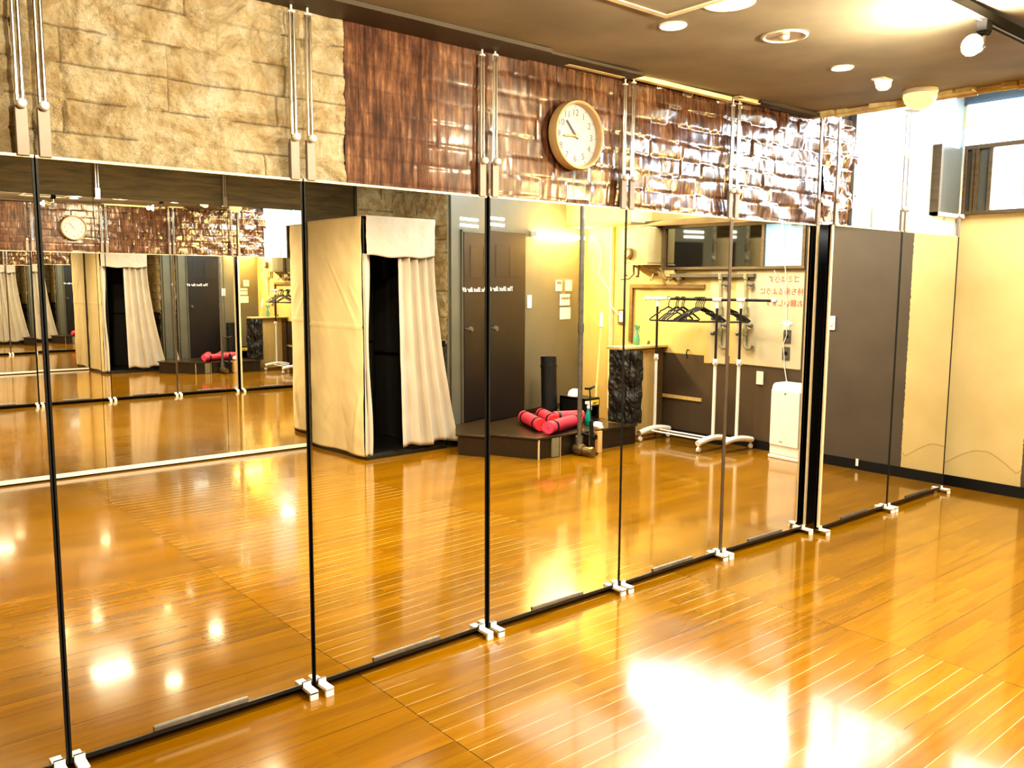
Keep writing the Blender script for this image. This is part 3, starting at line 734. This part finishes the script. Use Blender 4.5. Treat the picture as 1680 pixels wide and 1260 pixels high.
def drape(u, v):
    x = 4.168 + u * (.365 + .245 * (1 - v) ** 1.6) + .010 * (1 - v); ph = u * 2 * PI * 4.2
    k = .034 * (1 if u > .22 else u / .22) * (1 - .35 * max(0, u - .75) / .25 * (1 - v))
    z = .075 + .015 * math.sin(u * 11) + v * 1.67
    return Vector((x, BY1 + .030 + k * (1 - 2 * abs(math.sin(ph / 2 - .6)) ** .8) + .006 * noise.noise(Vector((u * 8, z * 4, 3))) + .03 * (1 - v), z))
link('curtain', MB().grid(110, 50, drape), 'clothlit', bt, smooth=True, solid=.003)
link('curtain', MB().grid(16, 60, lambda u, v: Vector((BX0 - .014 + u * (.055 + .02 * math.sin(v * PI)) + .02 * math.sin(v * 7 + 1) * u, BY1 + .004 + .012 * math.sin(u * 9 + v * 3), .03 + v * 1.72))), 'clothlit', bt, smooth=True, solid=.003)

# ------------------------------------------------------------------ mats
def rolled_mat(label, p0, p1, r, mat, inner, group='rolled pink and red exercise mats', name='rolled_mat', band=True):
    p0, p1 = Vector(p0), Vector(p1); ax = (p1 - p0); ln = ax.length; mid = (p0 + p1) / 2
    t = thing(name, label, 'exercise mat', tuple(mid), 0, group); rot = ax.normalized().to_track_quat('Z', 'Y').to_matrix().to_4x4()
    def tr(mb):
        for v in mb.bm.verts: v.co = rot @ v.co
        return mb
    # spiral roll: thick outer wall with a visible rolled end
    turns, seg = 3.6, 96; pts = []
    def sp(k, side):
        a = 2 * PI * turns * k / seg; rr_ = r * .2 + (r * .8 - .006) * k / seg + (.0035 if side else -.0035)
        return rr_ * math.cos(a), rr_ * math.sin(a)
    mb = MB(); rows = []
    for k in range(seg + 1):
        (xo, yo), (xi, yi) = sp(k, 1), sp(k, 0)
        rows.append([mb.bm.verts.new(q) for q in ((xo, yo, -ln/2), (xo, yo, ln/2), (xi, yi, ln/2), (xi, yi, -ln/2))])
    for a, b in zip(rows, rows[1:]):
        for i in range(4): mb.bm.faces.new((a[i], a[(i+1) % 4], b[(i+1) % 4], b[i]))
    mb.bm.faces.new(rows[0]); mb.bm.faces.new(rows[-1][::-1])
    link('roll', tr(mb), mat, t, world=False)
    link('rolled_layers', tr(MB().lathe([(0, -ln/2 + .004), (r * .95, -ln/2 + .004), (r * .95, ln/2 - .004), (0, ln/2 - .004)], seg=28)), inner, t, world=False)
    if band:
        for h in (-.34, .34): link('strap', tr(MB().lathe([(r * .96, h*ln - .012), (r * 1.03, h*ln - .012), (r * 1.03, h*ln + .012), (r * .96, h*ln + .012)], seg=32)), 'black', t, world=False)
    return t
z = .19 + .062
rolled_mat('red rolled mat lying nearest the dark door', (5.22, -3.28, z), (5.01, -2.80, z), .060, 'red', 'redin')
rolled_mat('red rolled mat lying behind the front red one, below the black mat', (5.46, -3.30, z), (5.265, -2.90, z), .060, 'red', 'redin')
rolled_mat('bright pink rolled mat lying across the platform front edge', (4.96, -2.655, z), (5.50, -2.835, z), .060, 'pink', 'redin')
rolled_mat('dark pink rolled mat half hidden behind the bright pink one', (5.44, -3.10, z), (5.72, -2.99, z), .052, 'pink', 'redin')
rolled_mat('tall charcoal rolled mat standing upright against the grey wall', (5.66, -3.40, .192), (5.67, -3.43, .79), .082, 'charcoal', 'black', None)

# ------------------------------------------------------------------ steel pole with valve
t = thing('steel_pipe', 'grey steel floor-to-ceiling pipe with valve at its foot before the platform', 'pipe', (5.22, -2.53, 0))
link('pole', MB().tube([(5.22, -2.53, .09), (5.22, -2.53, 2.94)], .021, 16), 'steel', t, smooth='auto')
link('coupling', MB().tube([(5.22, -2.53, 1.08), (5.22, -2.53, 1.16)], .028, 16).tube([(5.22, -2.53, .09), (5.22, -2.53, .17)], .034, 16), 'steel', t, smooth='auto')
v = link('valve_body', MB().tube([(5.22, -2.58, .055), (5.22, -2.52, .055), (5.22, -2.47, .055)], [.042, .055, .044], 18), 'brass', t, smooth='auto')
link('outlet', MB().tube([(5.22, -2.50, .052), (5.235, -2.40, .05)], .034, 16).tube([(5.235, -2.40, .05), (5.238, -2.37, .05)], .04, 8), 'brass', v, smooth='auto')
# floor pump
t = thing('floor_pump', 'slim black floor pump standing right of the steel pipe', 'pump', (5.33, -2.47, 0))
link('barrel', MB().tube([(5.33, -2.475, .015), (5.325, -2.49, .30)], .018, 14), 'black', t, smooth='auto')
link('rod', MB().tube([(5.325, -2.49, .30), (5.315, -2.505, .58)], .006, 10), 'blackmetal', t)
link('handle', MB().tube([(5.255, -2.50, .59), (5.315, -2.505, .585), (5.375, -2.51, .60)], [.010, .013, .010], 10), 'black', t, smooth='auto')
link('foot', MB().box(5.28, 5.38, -2.50, -2.45, 0, .014), 'black', t, bevel=.004)
link('gauge', MB().lathe([(0, .02), (.024, .02), (.026, 0), (0, 0)], (5.33, -2.455, .16), 'y', 20).tube([(5.33, -2.47, .16), (5.22, -2.54, .21)], .008), 'black', t)
# wooden block with cloth
t = thing('wooden_block', 'short pale wooden post leaning on the platform front', 'wooden block', (5.42, -2.50, 0))
link('post', MB().box(5.39, 5.45, -2.555, -2.47, 0, .20), 'pine', t, bevel=.003)
link('bark_face', MB().box(5.365, 5.39, -2.555, -2.475, 0, .19), plain('orange bark', (.42, .20, .05), .6), t)
def crump(u, v):
    a = 2 * PI * u; r_ = .052 * (math.sin(PI * v) ** .6) * (1 + .35 * noise.noise(Vector((math.cos(a) * 2, math.sin(a) * 2, v * 3))))
    return Vector((5.43 + r_ * math.cos(a), -2.52 + r_ * math.sin(a), .203 + .06 * v * (1 + .3 * math.sin(3 * a))))
tag(link('white_cloth', MB().grid(28, 12, crump), 'white', smooth=True), 'crumpled white cloth lying on the pale wooden post', 'cloth')
# spray bottles
def spray(label, loc, body, liquid, h):
    t = thing('spray_bottle', label, 'spray bottle', loc); s = h / .26
    link('bottle', MB().lathe([(0, 0), (.036*s, 0), (.040*s, .008*s), (.040*s, .07*s), (.030*s, .12*s), (.016*s, .165*s), (.013*s, .185*s), (.0, .185*s)], seg=24), liquid, t, smooth='auto', world=False)
    link('collar', MB().lathe([(.015*s, .18*s), (.017*s, .185*s), (.017*s, .205*s), (0, .205*s)], seg=18), body, t, world=False)
    hd = MB(); hd.box(-.014*s, .045*s, -.012*s, .012*s, .205*s, .245*s); hd.box(.04*s, .058*s, -.006*s, .006*s, .222*s, .238*s); hd.box(-.045*s, -.012*s, -.010*s, .010*s, .228*s, .258*s)
    link('nozzle_head', hd, body, t, bevel=.004, world=False)
    link('trigger', MB().tube([(.030*s, 0, .21*s), (.046*s, 0, .185*s), (.042*s, 0, .16*s)], .005*s, 8), body, t, world=False)
spray('teal spray bottle with white head on the platform beside the pink mats', (5.60, -2.80, .19), 'white', 'teal', .23)
spray('pale green spray bottle standing on the light wood cabinet', (6.28, -2.83, .912), 'palegreen', 'palegreen', .20)
# black box, bowl
t = thing('black_box', 'black open-fronted box with yellow label on the platform back', 'box', (6.0, -3.2, .19))
link('shell', MB().box(5.80, 5.82, -3.40, -3.05, .19, .39).box(5.80, 6.0, -3.40, -3.38, .19, .39).box(5.80, 6.0, -3.40, -3.05, .375, .395).box(5.80, 6.0, -3.40, -3.05, .19, .205).box(5.98, 6.0, -3.40, -3.05, .19, .39), 'black', t)
link('front_strip', MB().box(5.80, 6.0, -3.055, -3.045, .31, .39), 'black', t)
link('warning_label', MB().box(5.84, 5.99, -3.0455, -3.044, .325, .375), 'yellow', t)
link('label_print', MB().box(5.87, 5.97, -3.0443, -3.0435, .345, .352).box(5.87, 5.95, -3.0443, -3.0435, .333, .339), 'label', t)
tag(link('white_bowl', MB().lathe([(.0, .075), (.03, .072), (.06, .05), (.072, .012), (.074, 0), (.07, 0), (.0, .002)], (5.86, -3.25, .396), 'z', 28), 'white', smooth=True), 'upturned white bowl on top of the black box', 'bowl')
# cabinet and bag
t = thing('wooden_cabinet', 'light wood cabinet against the right wall beyond the clothes rack', 'cabinet', (6.32, -2.95, 0))
link('carcass', MB().box(6.07, 6.585, -2.90, -2.765, 0, .885), 'cabwood', t)
link('door', MB().box(6.075, 6.50, -2.765, -2.748, .03, .87), 'cabwood', t, bevel=.003)
link('stile', MB().box(6.505, 6.585, -2.765, -2.745, 0, .885), 'framewood', t, bevel=.002)
link('top', MB().box(5.93, 6.595, -2.905, -2.70, .885, .91), 'cabwood', t, bevel=.003)
tag(link('trinket', MB().lathe([(0, 0), (.012, 0), (.014, .02), (.006, .035), (0, .036)], (6.47, -2.84, .911), 'z', 14).lathe([(0, 0), (.010, 0), (.010, .014), (0, .016)], (6.435, -2.82, .911), 'z', 12), 'framewood', smooth='auto'), 'tiny brown trinket on the cabinet right of the spray bottle', 'trinket')
def bagf(u, v):
    # folded sheet hanging round the cabinet corner: left face then front face
    if u < .72: x, y_ = 5.90 + .07 * u, -2.83 + .30 * u / .72 * .95
    else: x, y_ = 5.95 + .11 * (u - .72) / .28, -2.545 - .02 * (u - .72)
    zz = .195 + v * .69
    cr = noise.fractal(Vector((u * 4, v * 5, 1)), 1.1, 2.2, 3) * .028 + abs(noise.noise(Vector((u * 7 + v * 9, v * 14, 8)))) * .012
    return Vector((x - cr * (1 if u < .8 else .2), y_ + cr * (.3 if u < .7 else 1.) + .02 * (1 - v) * math.sin(u * 6), zz))
b = thing('plastic_bag', 'crumpled black plastic bag hanging over the cabinet left side', 'plastic bag', (5.98, -2.7, .19))
link('sheet', MB().grid(60, 60, bagf), 'bag', b, solid=.002)
link('fold', MB().grid(10, 20, lambda u, v: Vector((5.93 + .1 * u, -2.60 - .08 * u, .2 + v * .68 + .004 * math.sin(u * 20)))), 'bag', b)
# broom leaning in the corner
t = thing('broom', 'pale wooden broom leaning in the yellow corner, head up', 'broom', (6.3, -3.40, .19))
link('stick', MB().tube([(6.26, -3.36, .20), (6.50, -3.52, 1.10)], .012, 10), 'pine', t, smooth='auto')
link('head', MB().tube([(6.485, -3.51, 1.05), (6.51, -3.53, 1.20)], [.022, .018], 8), 'offwhite', t)
# ------------------------------------------------------------------ right wall fittings
t = thing('water_heater', 'cream water heater with round dial and taps on the right wall', 'water heater', (6.48, -2.96, 1.7))
link('case', MB().box(6.38, 6.598, -3.14, -2.80, 1.70, 2.055), 'heater', t, bevel=.012)
dl = link('dial', MB().lathe([(.056, 0), (.056, .03), (.046, .034), (.044, .026), (0, .028)], (6.38, -3.04, 1.80), '-x', 28), 'framewood', t, smooth='auto')
link('dial_knob', MB().lathe([(.040, .027), (.034, .042), (0, .044)], (6.38, -3.04, 1.80), '-x', 18), 'heater', dl)
link('vent_slot', MB().box(6.376, 6.381, -3.10, -3.02, 1.935, 1.942), 'label', t)
link('flange', MB().box(6.37, 6.6, -3.19, -2.80, 1.688, 1.70), 'alu', t)
pp = MB(); pp.tube([(6.46, -3.05, 1.69), (6.46, -3.05, 1.60), (6.44, -3.09, 1.555), (6.44, -3.20, 1.55)], .011).tube([(6.46, -2.98, 1.69), (6.46, -2.99, 1.57)], .011).tube([(6.46, -2.93, 1.69), (6.50, -2.84, 1.63)], .008)
link('pipe', pp, 'brass', t, smooth='auto')
for (x, y_, z_) in ((6.44, -3.14, 1.575), (6.45, -2.99, 1.565)): link('tap_handle', MB().lathe([(.0, 0), (.02, .004), (.022, .012), (.012, .02), (0, .02)], (x, y_, z_), 'z', 14), 'brass', t)
t = thing('wall_faucet', 'curved brass faucet beside the water heater', 'faucet', (6.52, -2.75, 1.55))
link('spout', MB().tube([(6.595, -2.86, 1.60), (6.53, -2.86, 1.60), (6.50, -2.86, 1.54)], .014).tube([(6.53, -2.85, 1.61), (6.53, -2.80, 1.645), (6.53, -2.74, 1.62), (6.53, -2.71, 1.56), (6.53, -2.68, 1.545)], .012), 'brass', t, smooth='auto')
for y_ in (-2.64, -2.53): link('handle', MB().tube([(6.595, y_, 1.55), (6.53, y_, 1.55)], .012).tube([(6.53, y_ - .035, 1.55), (6.53, y_ + .035, 1.552)], .008).tube([(6.53, y_, 1.525), (6.53, y_, 1.575)], .008), 'brass', t, smooth='auto')
tag(link('wall_shelf', MB().box(6.545, 6.6, -2.66, -1.98, 1.565, 1.60), 'steel', bevel=.003), 'thin grey shelf bar below the long interior window', 'shelf')
tag(link('wooden_bracket', MB().prism([(6.56, -2.62), (6.6, -2.62), (6.6, -2.78), (6.56, -2.74)], 1.575, 1.665), 'pine'), 'pale wooden bracket below the window beside the water heater', 'bracket')
fr = MB().box(6.575, 6.6, -3.205, -3.165, .91, 1.50).box(6.575, 6.6, -3.165, -2.27, 1.462, 1.50)
tag(link('trim_13', fr, 'framewood'), None, None, kind='structure')
struct('trim_14', MB().box(6.588, 6.6, -2.76, -2.27, .385, .418), 'cabwood')
t = thing('wall_pipe', 'grey green wall pipe with valves hanging behind the clothes rack', 'pipe', (6.56, -2.05, 1.2))
link('pipe', MB().tube([(6.56, -2.07, 1.58), (6.56, -2.06, .98), (6.555, -2.05, .935), (6.555, -2.02, .915), (6.555, -1.98, .92), (6.555, -1.965, .95)], .016, 10), 'greypipe', t, smooth='auto')
link('joint', MB().tube([(6.56, -2.065, 1.22), (6.56, -2.065, 1.30)], .026).tube([(6.56, -2.062, 1.04), (6.56, -2.062, 1.10)], .026).tube([(6.56, -2.07, 1.55), (6.56, -2.07, 1.60)], .024), 'greypipe', t, smooth='auto')
for z_, s in ((1.50, 1), (1.19, -1), (1.13, 1), (1.05, -1)):
    link('valve', MB().tube([(6.56, -2.065, z_), (6.555, -2.065 + s * .06, z_)], .009).tube([(6.555, -2.065 + s * .05, z_), (6.555, -2.065 + s * .085, z_ - .004)], .019, 10), 'steel', t, smooth='auto')
tag(link('coat_hook', MB().tube([(6.598, -2.44, .87), (6.57, -2.44, .875), (6.56, -2.44, .84), (6.56, -2.43, .79)], .006), 'black'), 'small dark hook on the yellow wall above the wainscot', 'hook')
# notice panel
t = thing('notice_panel', 'cream notice panel with red handwriting on the right wall', 'sign', (6.595, -1.84, .77))
link('sheet', MB().box(6.590, 6.599, -2.20, -1.462, .768, 1.638), 'sheet', t)
for body, y0, z_ in (('ゴミは必ず', -1.515, 1.545), ('持ち帰るように', -1.475, 1.437), ('お願いします', -1.475, 1.335)):
    tm = MB(); add_mesh(tm, text_mesh(body, .066, frame_mtx((6.5895, y0, z_), (0, -1, 0), (0, 0, 1)), .0006)); link('handwriting', tm, 'redink', t)
tn = MB(); rnd = random.Random(4)
tp = [(6.586, -1.63 + .065 * math.cos(a) * rnd.uniform(.7, 1.3), 1.168 + .022 * math.sin(a) * rnd.uniform(.6, 1.4)) for a in [2 * PI * k / 14 for k in range(14)]]
tn.bm.faces.new([tn.bm.verts.new(p) for p in tp])
link('torn_patch', tn, 'white', t)
link('yellow_tag', MB().box(6.583, 6.59, -1.665, -1.60, 1.085, 1.145), 'beigeplate', t)
def plate(name, label, cat, y_, z_, w_, h_, mat, hole=True, x=6.590):
    t = thing(name, label, cat, (x, y_, z_)); link('cover', MB().box(x - .010, x, y_ - w_/2, y_ + w_/2, z_ - h_/2, z_ + h_/2), mat, t, bevel=.003)
    if hole: link('socket', MB().lathe([(.018, 0), (.018, .004), (0, .004)], (x - .010, y_, z_), '-x', 18), 'black', t)
    return t
plate('wall_outlet', 'upper steel outlet on the notice panel above the air purifier', 'outlet', -1.62, 1.05, .075, .115, 'steel')
plate('wall_outlet', 'lower steel outlet on the notice panel above the air purifier', 'outlet', -1.625, .90, .075, .115, 'steel')
plate('blank_plate', 'blank cream plate on the dark wainscot beside the air purifier', 'wall plate', -1.90, .655, .075, .12, 'offwhite', False, 6.6)
t = plate('light_switch', 'white light switch on the dark wall reflected in the far mirror', 'switch', -1.175, 1.187, .075, .115, 'white', False, 6.6)
link('rocker', MB().box(6.584, 6.59, -1.19, -1.16, 1.165, 1.21), 'offwhite', t)
tag(link('floor_tag', MB().box(6.575, 6.585, -.89, -.865, .03, .09), 'white', bevel=.002), 'small white tag on the black baseboard of the right wall', 'tag')
t = thing('white_cord', 'thin white cords hanging from the bright window pane to the purifier', 'cord', (6.57, -1.66, 1.6))  # plain white cords running down to the purifier
link('cable', MB().tube([(6.555, -1.69, 2.05), (6.55, -1.67, 1.85), (6.56, -1.645, 1.60), (6.578, -1.62, 1.06), (6.575, -1.65, .98), (6.578, -1.64, .90), (6.578, -1.63, .78), (6.575, -1.60, .66), (6.55, -1.55, .63)], .004, 8), 'white', t, smooth='auto')
link('cable', MB().tube([(6.555, -1.78, 1.70), (6.57, -1.77, 1.62), (6.575, -1.70, 1.50), (6.58, -1.66, 1.40)], .003, 8), 'white', t, smooth='auto')
link('strap', MB().tube([(6.55, -1.69, 2.05), (6.55, -1.675, 1.84)], .009, 8), 'white', t)
t = thing('wall_cable', 'loose white cable drooping down the yellow corner wall', 'cable', (6.58, -3.6, 1.7))
link('cable', MB().tube([(6.585, -3.72, 2.0), (6.585, -3.63, 1.88), (6.585, -3.62, 1.74), (6.585, -3.66, 1.62), (6.585, -3.60, 1.54), (6.585, -3.50, 1.44), (6.56, -3.46, 1.28), (6.585, -3.38, 1.20), (6.585, -3.33, 1.17)], .005, 8), 'white', t, smooth='auto')
t = thing('wall_outlet', 'brown framed outlet on the yellow wall beside the cable', 'outlet', (6.6, -3.325, 1.165))
link('frame', MB().box(6.588, 6.6, -3.37, -3.28, 1.09, 1.24), 'framewood', t); link('cover', MB().box(6.583, 6.589, -3.35, -3.30, 1.11, 1.22), 'white', t)
# ------------------------------------------------------------------ air purifier
t = thing('air_purifier', 'white upright air purifier on the floor against the right wall', 'air purifier', (6.47, -1.455, 0))
prof = [(6.375, .03), (6.575, .03), (6.575, .655), (6.42, .655), (6.40, .648), (6.385, .63), (6.378, .60)]
mb = MB(); a = [mb.bm.verts.new((x, -1.605, z_)) for x, z_ in prof]; c_ = [mb.bm.verts.new((x, -1.305, z_)) for x, z_ in prof]
mb.bm.faces.new(a); mb.bm.faces.new(c_[::-1])
for i in range(len(prof)): mb.bm.faces.new((a[i], a[(i+1) % len(prof)], c_[(i+1) % len(prof)], c_[i]))
link('body', mb, 'white', t, bevel=.010)
link('front_panel', MB().box(6.366, 6.378, -1.600, -1.310, .115, .60), 'white', t, bevel=.006)
link('base', MB().box(6.365, 6.58, -1.61, -1.30, 0, .028), 'white', t, bevel=.006)
link('control_strip', MB().box(6.44, 6.52, -1.58, -1.33, .654, .658), 'offwhite', t)
link('status_light', MB().box(6.43, 6.436, -1.40, -1.34, .655, .660), 'led', t)
link('badge', MB().box(6.364, 6.367, -1.463, -1.447, .565, .577), 'steel', t)
link('nameplate', MB().box(6.364, 6.367, -1.50, -1.465, .15, .155), 'steel', t)
# ------------------------------------------------------------------ clothes rack and hangers
RX = 6.33; YA, YB = -2.62, -1.93; BZR = 1.365
t = thing('clothes_rack', 'white rolling clothes rack with dark upper poles before the right wall', 'clothes rack', (RX, -2.28, 0))
for yy, nm_ in ((YA, 0), (YB, 1)):
    f = MB(); n = 10
    f.tube([(RX - .22 + .44 * k / n, yy, .085 + .030 * math.sin(PI * k / n)) for k in range(n + 1)], .027, 10)
    ft = link('foot', f, 'white', t, smooth='auto')
    for s in (-1, 1):
        link('caster', MB().lathe([(0, -.014), (.02, -.013), (.027, -.006), (.027, .006), (.02, .013), (0, .014)], (RX + s * .205, yy, .028), 'y', 18).tube([(RX + s * .205, yy, .05), (RX + s * .205, yy, .09)], .008), 'white', ft, smooth='auto')
    ps = link('lower_post', MB().tube([(RX, yy, .10), (RX, yy, .80)], .0155, 14), 'white', t, smooth='auto')
    link('clamp', MB().tube([(RX, yy, .785), (RX, yy, .835)], [.024, .02], 14).tube([(RX, yy, .81), (RX - .035, yy + .025, .815)], [.012, .014], 10), 'white', ps, smooth='auto')
    P(link('upper_post', MB().tube([(RX, yy, .80), (RX, yy, 1.31)], .0115, 12), 'darkpole', t, smooth='auto'), 'dark metal upper post')
    link('connector', MB().tube([(RX, yy, 1.29), (RX, yy, 1.345)], .016, 12).tube([(RX, yy - .04, BZR), (RX, yy + .05, BZR)], .019, 12), 'white', t, smooth='auto')
P(link('hanging_bar', MB().tube([(RX, -2.46, BZR), (RX, -1.60, BZR)], .0125, 14), 'darkpole', t, smooth='auto'), 'dark metal hanging bar')
link('bar_sleeve', MB().tube([(RX, -2.74, BZR), (RX, -2.46, BZR)], .0135, 14), 'white', t, smooth='auto')
link('end_cap', MB().tube([(RX, -2.765, BZR), (RX, -2.735, BZR)], .022, 14), 'offwhite', t, smooth='auto')
link('end_cap', MB().tube([(RX, -1.605, BZR), (RX, -1.595, BZR), (RX, -1.575, BZR), (RX, -1.555, BZR)], [.012, .024, .026, .014], 14), 'white', t, smooth='auto')
for dx in (-.06, .06): link('base_rail', MB().tube([(RX + dx, YA, .095), (RX + dx, YB, .095)], .009, 10), 'white', t, smooth='auto')
# hangers: one built, the rest copied
def hanger_first(label, y_, rz):
    t = thing('clothes_hanger', label, 'clothes hanger', (RX, y_, BZR + .012), rz, 'black hangers on the clothes rack')
    r_ = .0035
    hk = [(0, 0, -.075)] + [(.0, 0, -.055)] + [(.016 * math.sin(a) , 0, -.016 + -.016 * math.cos(a)+.017) for a in [PI * (.0 + .14 * k) for k in range(9)]]
    link('hook', MB().tube([(0, 0, -.10), (0, 0, -.05), (.010, 0, -.032), (.019, 0, -.016), (.015, 0, .003), (0, 0, .0085), (-.014, 0, .002), (-.019, 0, -.012)], .0045, 8), 'black', t, smooth='auto', world=False)
    link('frame', MB().tube([(0, 0, -.085), (.05, 0, -.112), (.085, 0, -.125), (.095, 0, -.142), (.12, 0, -.150), (.19, 0, -.195), (.20, 0, -.205), (.19, 0, -.212), (0, 0, -.217), (-.19, 0, -.212), (-.20, 0, -.205), (-.19, 0, -.195), (-.12, 0, -.150), (-.095, 0, -.142), (-.085, 0, -.125), (-.05, 0, -.112)], .0068, 8, closed=True), 'black', t, smooth='auto', world=False)
    return t
hs = [(-2.485, .35, 'black clothes hanger at the far end, hanging apart from the others'),
      (-2.395, .20, 'black clothes hanger second from the far end of the rack'),
      (-2.375, .12, 'black clothes hanger third from the far end of the rack'),
      (-2.325, .28, 'black clothes hanger in the middle of the bar, first of two'),
      (-2.305, .16, 'black clothes hanger in the middle of the bar, second of two')]
hs += [(-2.165 + k * .022, .95 - .14 * (k % 3) , ('outermost black hanger of the bunch by the right post', 'second black hanger of the bunch by the right post', 'third black hanger of the bunch by the right post', 'fourth black hanger of the bunch by the right post', 'fifth black hanger, innermost of the bunch by the right post')[k]) for k in range(5)]
h0 = None
for y_, rz, lab in hs:
    if h0 is None: h0 = hanger_first(lab, y_, rz)
    else:
        r = h0.copy(); COL.objects.link(r); r['label'] = lab
        r.matrix_world = Matrix.Translation((RX, y_, BZR + .012)) @ Matrix.Rotation(rz, 4, 'Z')
        for ch in list(h0.children):
            c_ = ch.copy(); COL.objects.link(c_); c_.parent = r
# small white ring of cable on the floor at the far left
tag(link('cable_loop', MB().tube([(.95 + .05 * math.cos(a), -4.20 + .05 * math.sin(a), .005) for a in [2 * PI * k / 20 for k in range(20)]], .004, 6, closed=True), 'white'), 'small white cable loop on the floor before the opposite mirrors', 'cable')

# ------------------------------------------------------------------ lights
def area(name, loc, size, power, col, rot=(0, 0, 0), sy=None):
    l = bpy.data.lights.new(name, 'AREA'); l.energy = power; l.color = col; l.size = size
    if sy: l.shape = 'RECTANGLE'; l.size_y = sy
    o = bpy.data.objects.new(name, l); COL.objects.link(o); o.location = loc; o.rotation_euler = rot; return o
def point(name, loc, power, col, r=.04):
    l = bpy.data.lights.new(name, 'POINT'); l.energy = power; l.color = col; l.shadow_soft_size = r
    o = bpy.data.objects.new(name, l); COL.objects.link(o); o.location = loc; return o
def spotl(name, loc, power, col, ang=2.2, r=.05):
    l = bpy.data.lights.new(name, 'SPOT'); l.energy = power; l.color = col; l.shadow_soft_size = r; l.spot_size = ang; l.spot_blend = .6
    o = bpy.data.objects.new(name, l); COL.objects.link(o); o.location = loc; return o
WARM = (1., .85, .58)
for x, y_ in ((2.535, -.64), (3.645, -.685), (2.47, -.93)): spotl('downlight beam', (x, y_, zc(x) - .03), 40, (1., .90, .70))
for x in (.9, 2.15, 3.24): point('track spot glow', (x - .137, -1.44, zc(x) - .14), {.9: 50, 2.15: 36, 3.24: 42}[x], WARM, .022)
for x, y_ in ((-.6, -2.6), (.9, -3.3), (2.6, -3.2), (3.4, -2.2), (5.2, -1.7)): spotl('room fill beam', (x, y_, zc(x) - .04 if x < 4.6 else 2.9), 50, (1., .86, .60), 2.7, .07)  # added fill spots, no fittings modelled above them
tl = area('tube lamp glow', tuple(ob(1.13, 1.985, .085)), .86, 40, (1., .72, .30), (0, 0, 0), .03)
tl.matrix_world = frame_mtx(tuple(ob(1.13, 1.985, .085)), tuple(DD), (0, 0, 1)) ; tl.matrix_world = tl.matrix_world @ Matrix.Rotation(0, 4, 'X')
area('clerestory light', (6.55, -1.55, 2.66), .22, 26, (.66, .84, 1.), (0, -PI / 2, 0), 3.0).rotation_euler = (0, math.radians(68), 0)

area('recess fill light', (5.4, -1.4, 2.9), 1.3, 58, (1., .92, .74))  # added fill under the recess ceiling, no lamp there
area('room fill light', (2.2, -2.6, 2.38), .35, 50, (1., .90, .68))  # added fill for the booth side, source unseen
area('alcove fill light', (5.3, -2.9, 2.9), 1.5, 8, (.80, .92, 1.))  # added cool fill over the platform, no fitting there
wd = bpy.data.worlds.new('World'); SC.world = wd; wd.use_nodes = True
bg = wd.node_tree.nodes['Background']; bg.inputs[0].default_value = (.9, .85, .75, 1); bg.inputs[1].default_value = .2

# ------------------------------------------------------------------ camera
F, YAW, PIT, ROL = 1400., .6992, -.1169, .0054
fw = Vector((math.sin(YAW) * math.cos(PIT), math.cos(YAW) * math.cos(PIT), math.sin(PIT)))
r0 = Vector((math.cos(YAW), -math.sin(YAW), 0)); u0 = r0.cross(fw)
rr = r0 * math.cos(ROL) + u0 * math.sin(ROL); uu = -r0 * math.sin(ROL) + u0 * math.cos(ROL)
cam = bpy.data.cameras.new('camera'); co = bpy.data.objects.new('camera', cam); COL.objects.link(co)
m = Matrix.Identity(4)
for i in range(3): m[i][0], m[i][1], m[i][2] = rr[i], uu[i], -fw[i]
m.translation = Vector((0, -2.7535, 1.4967)); co.matrix_world = m
cam.sensor_fit = 'HORIZONTAL'; cam.sensor_width = 36.; cam.lens = 36. * F / 1680.; cam.clip_start = .02
SC.camera = co
cy = SC.cycles
cy.max_bounces = 14; cy.glossy_bounces = 12; cy.diffuse_bounces = 4; cy.transmission_bounces = 4
cy.caustics_reflective = False; cy.caustics_refractive = False; cy.sample_clamp_indirect = 6.
try: cy.use_denoising = True
except Exception: pass
SC.view_settings.view_transform = 'Standard'; 
for _lk in ('Medium High Contrast', 'None'):
    try: SC.view_settings.look = _lk; break
    except Exception as e: print('LOOK', e)
SC.view_settings.exposure = .95; SC.view_settings.gamma = 1.
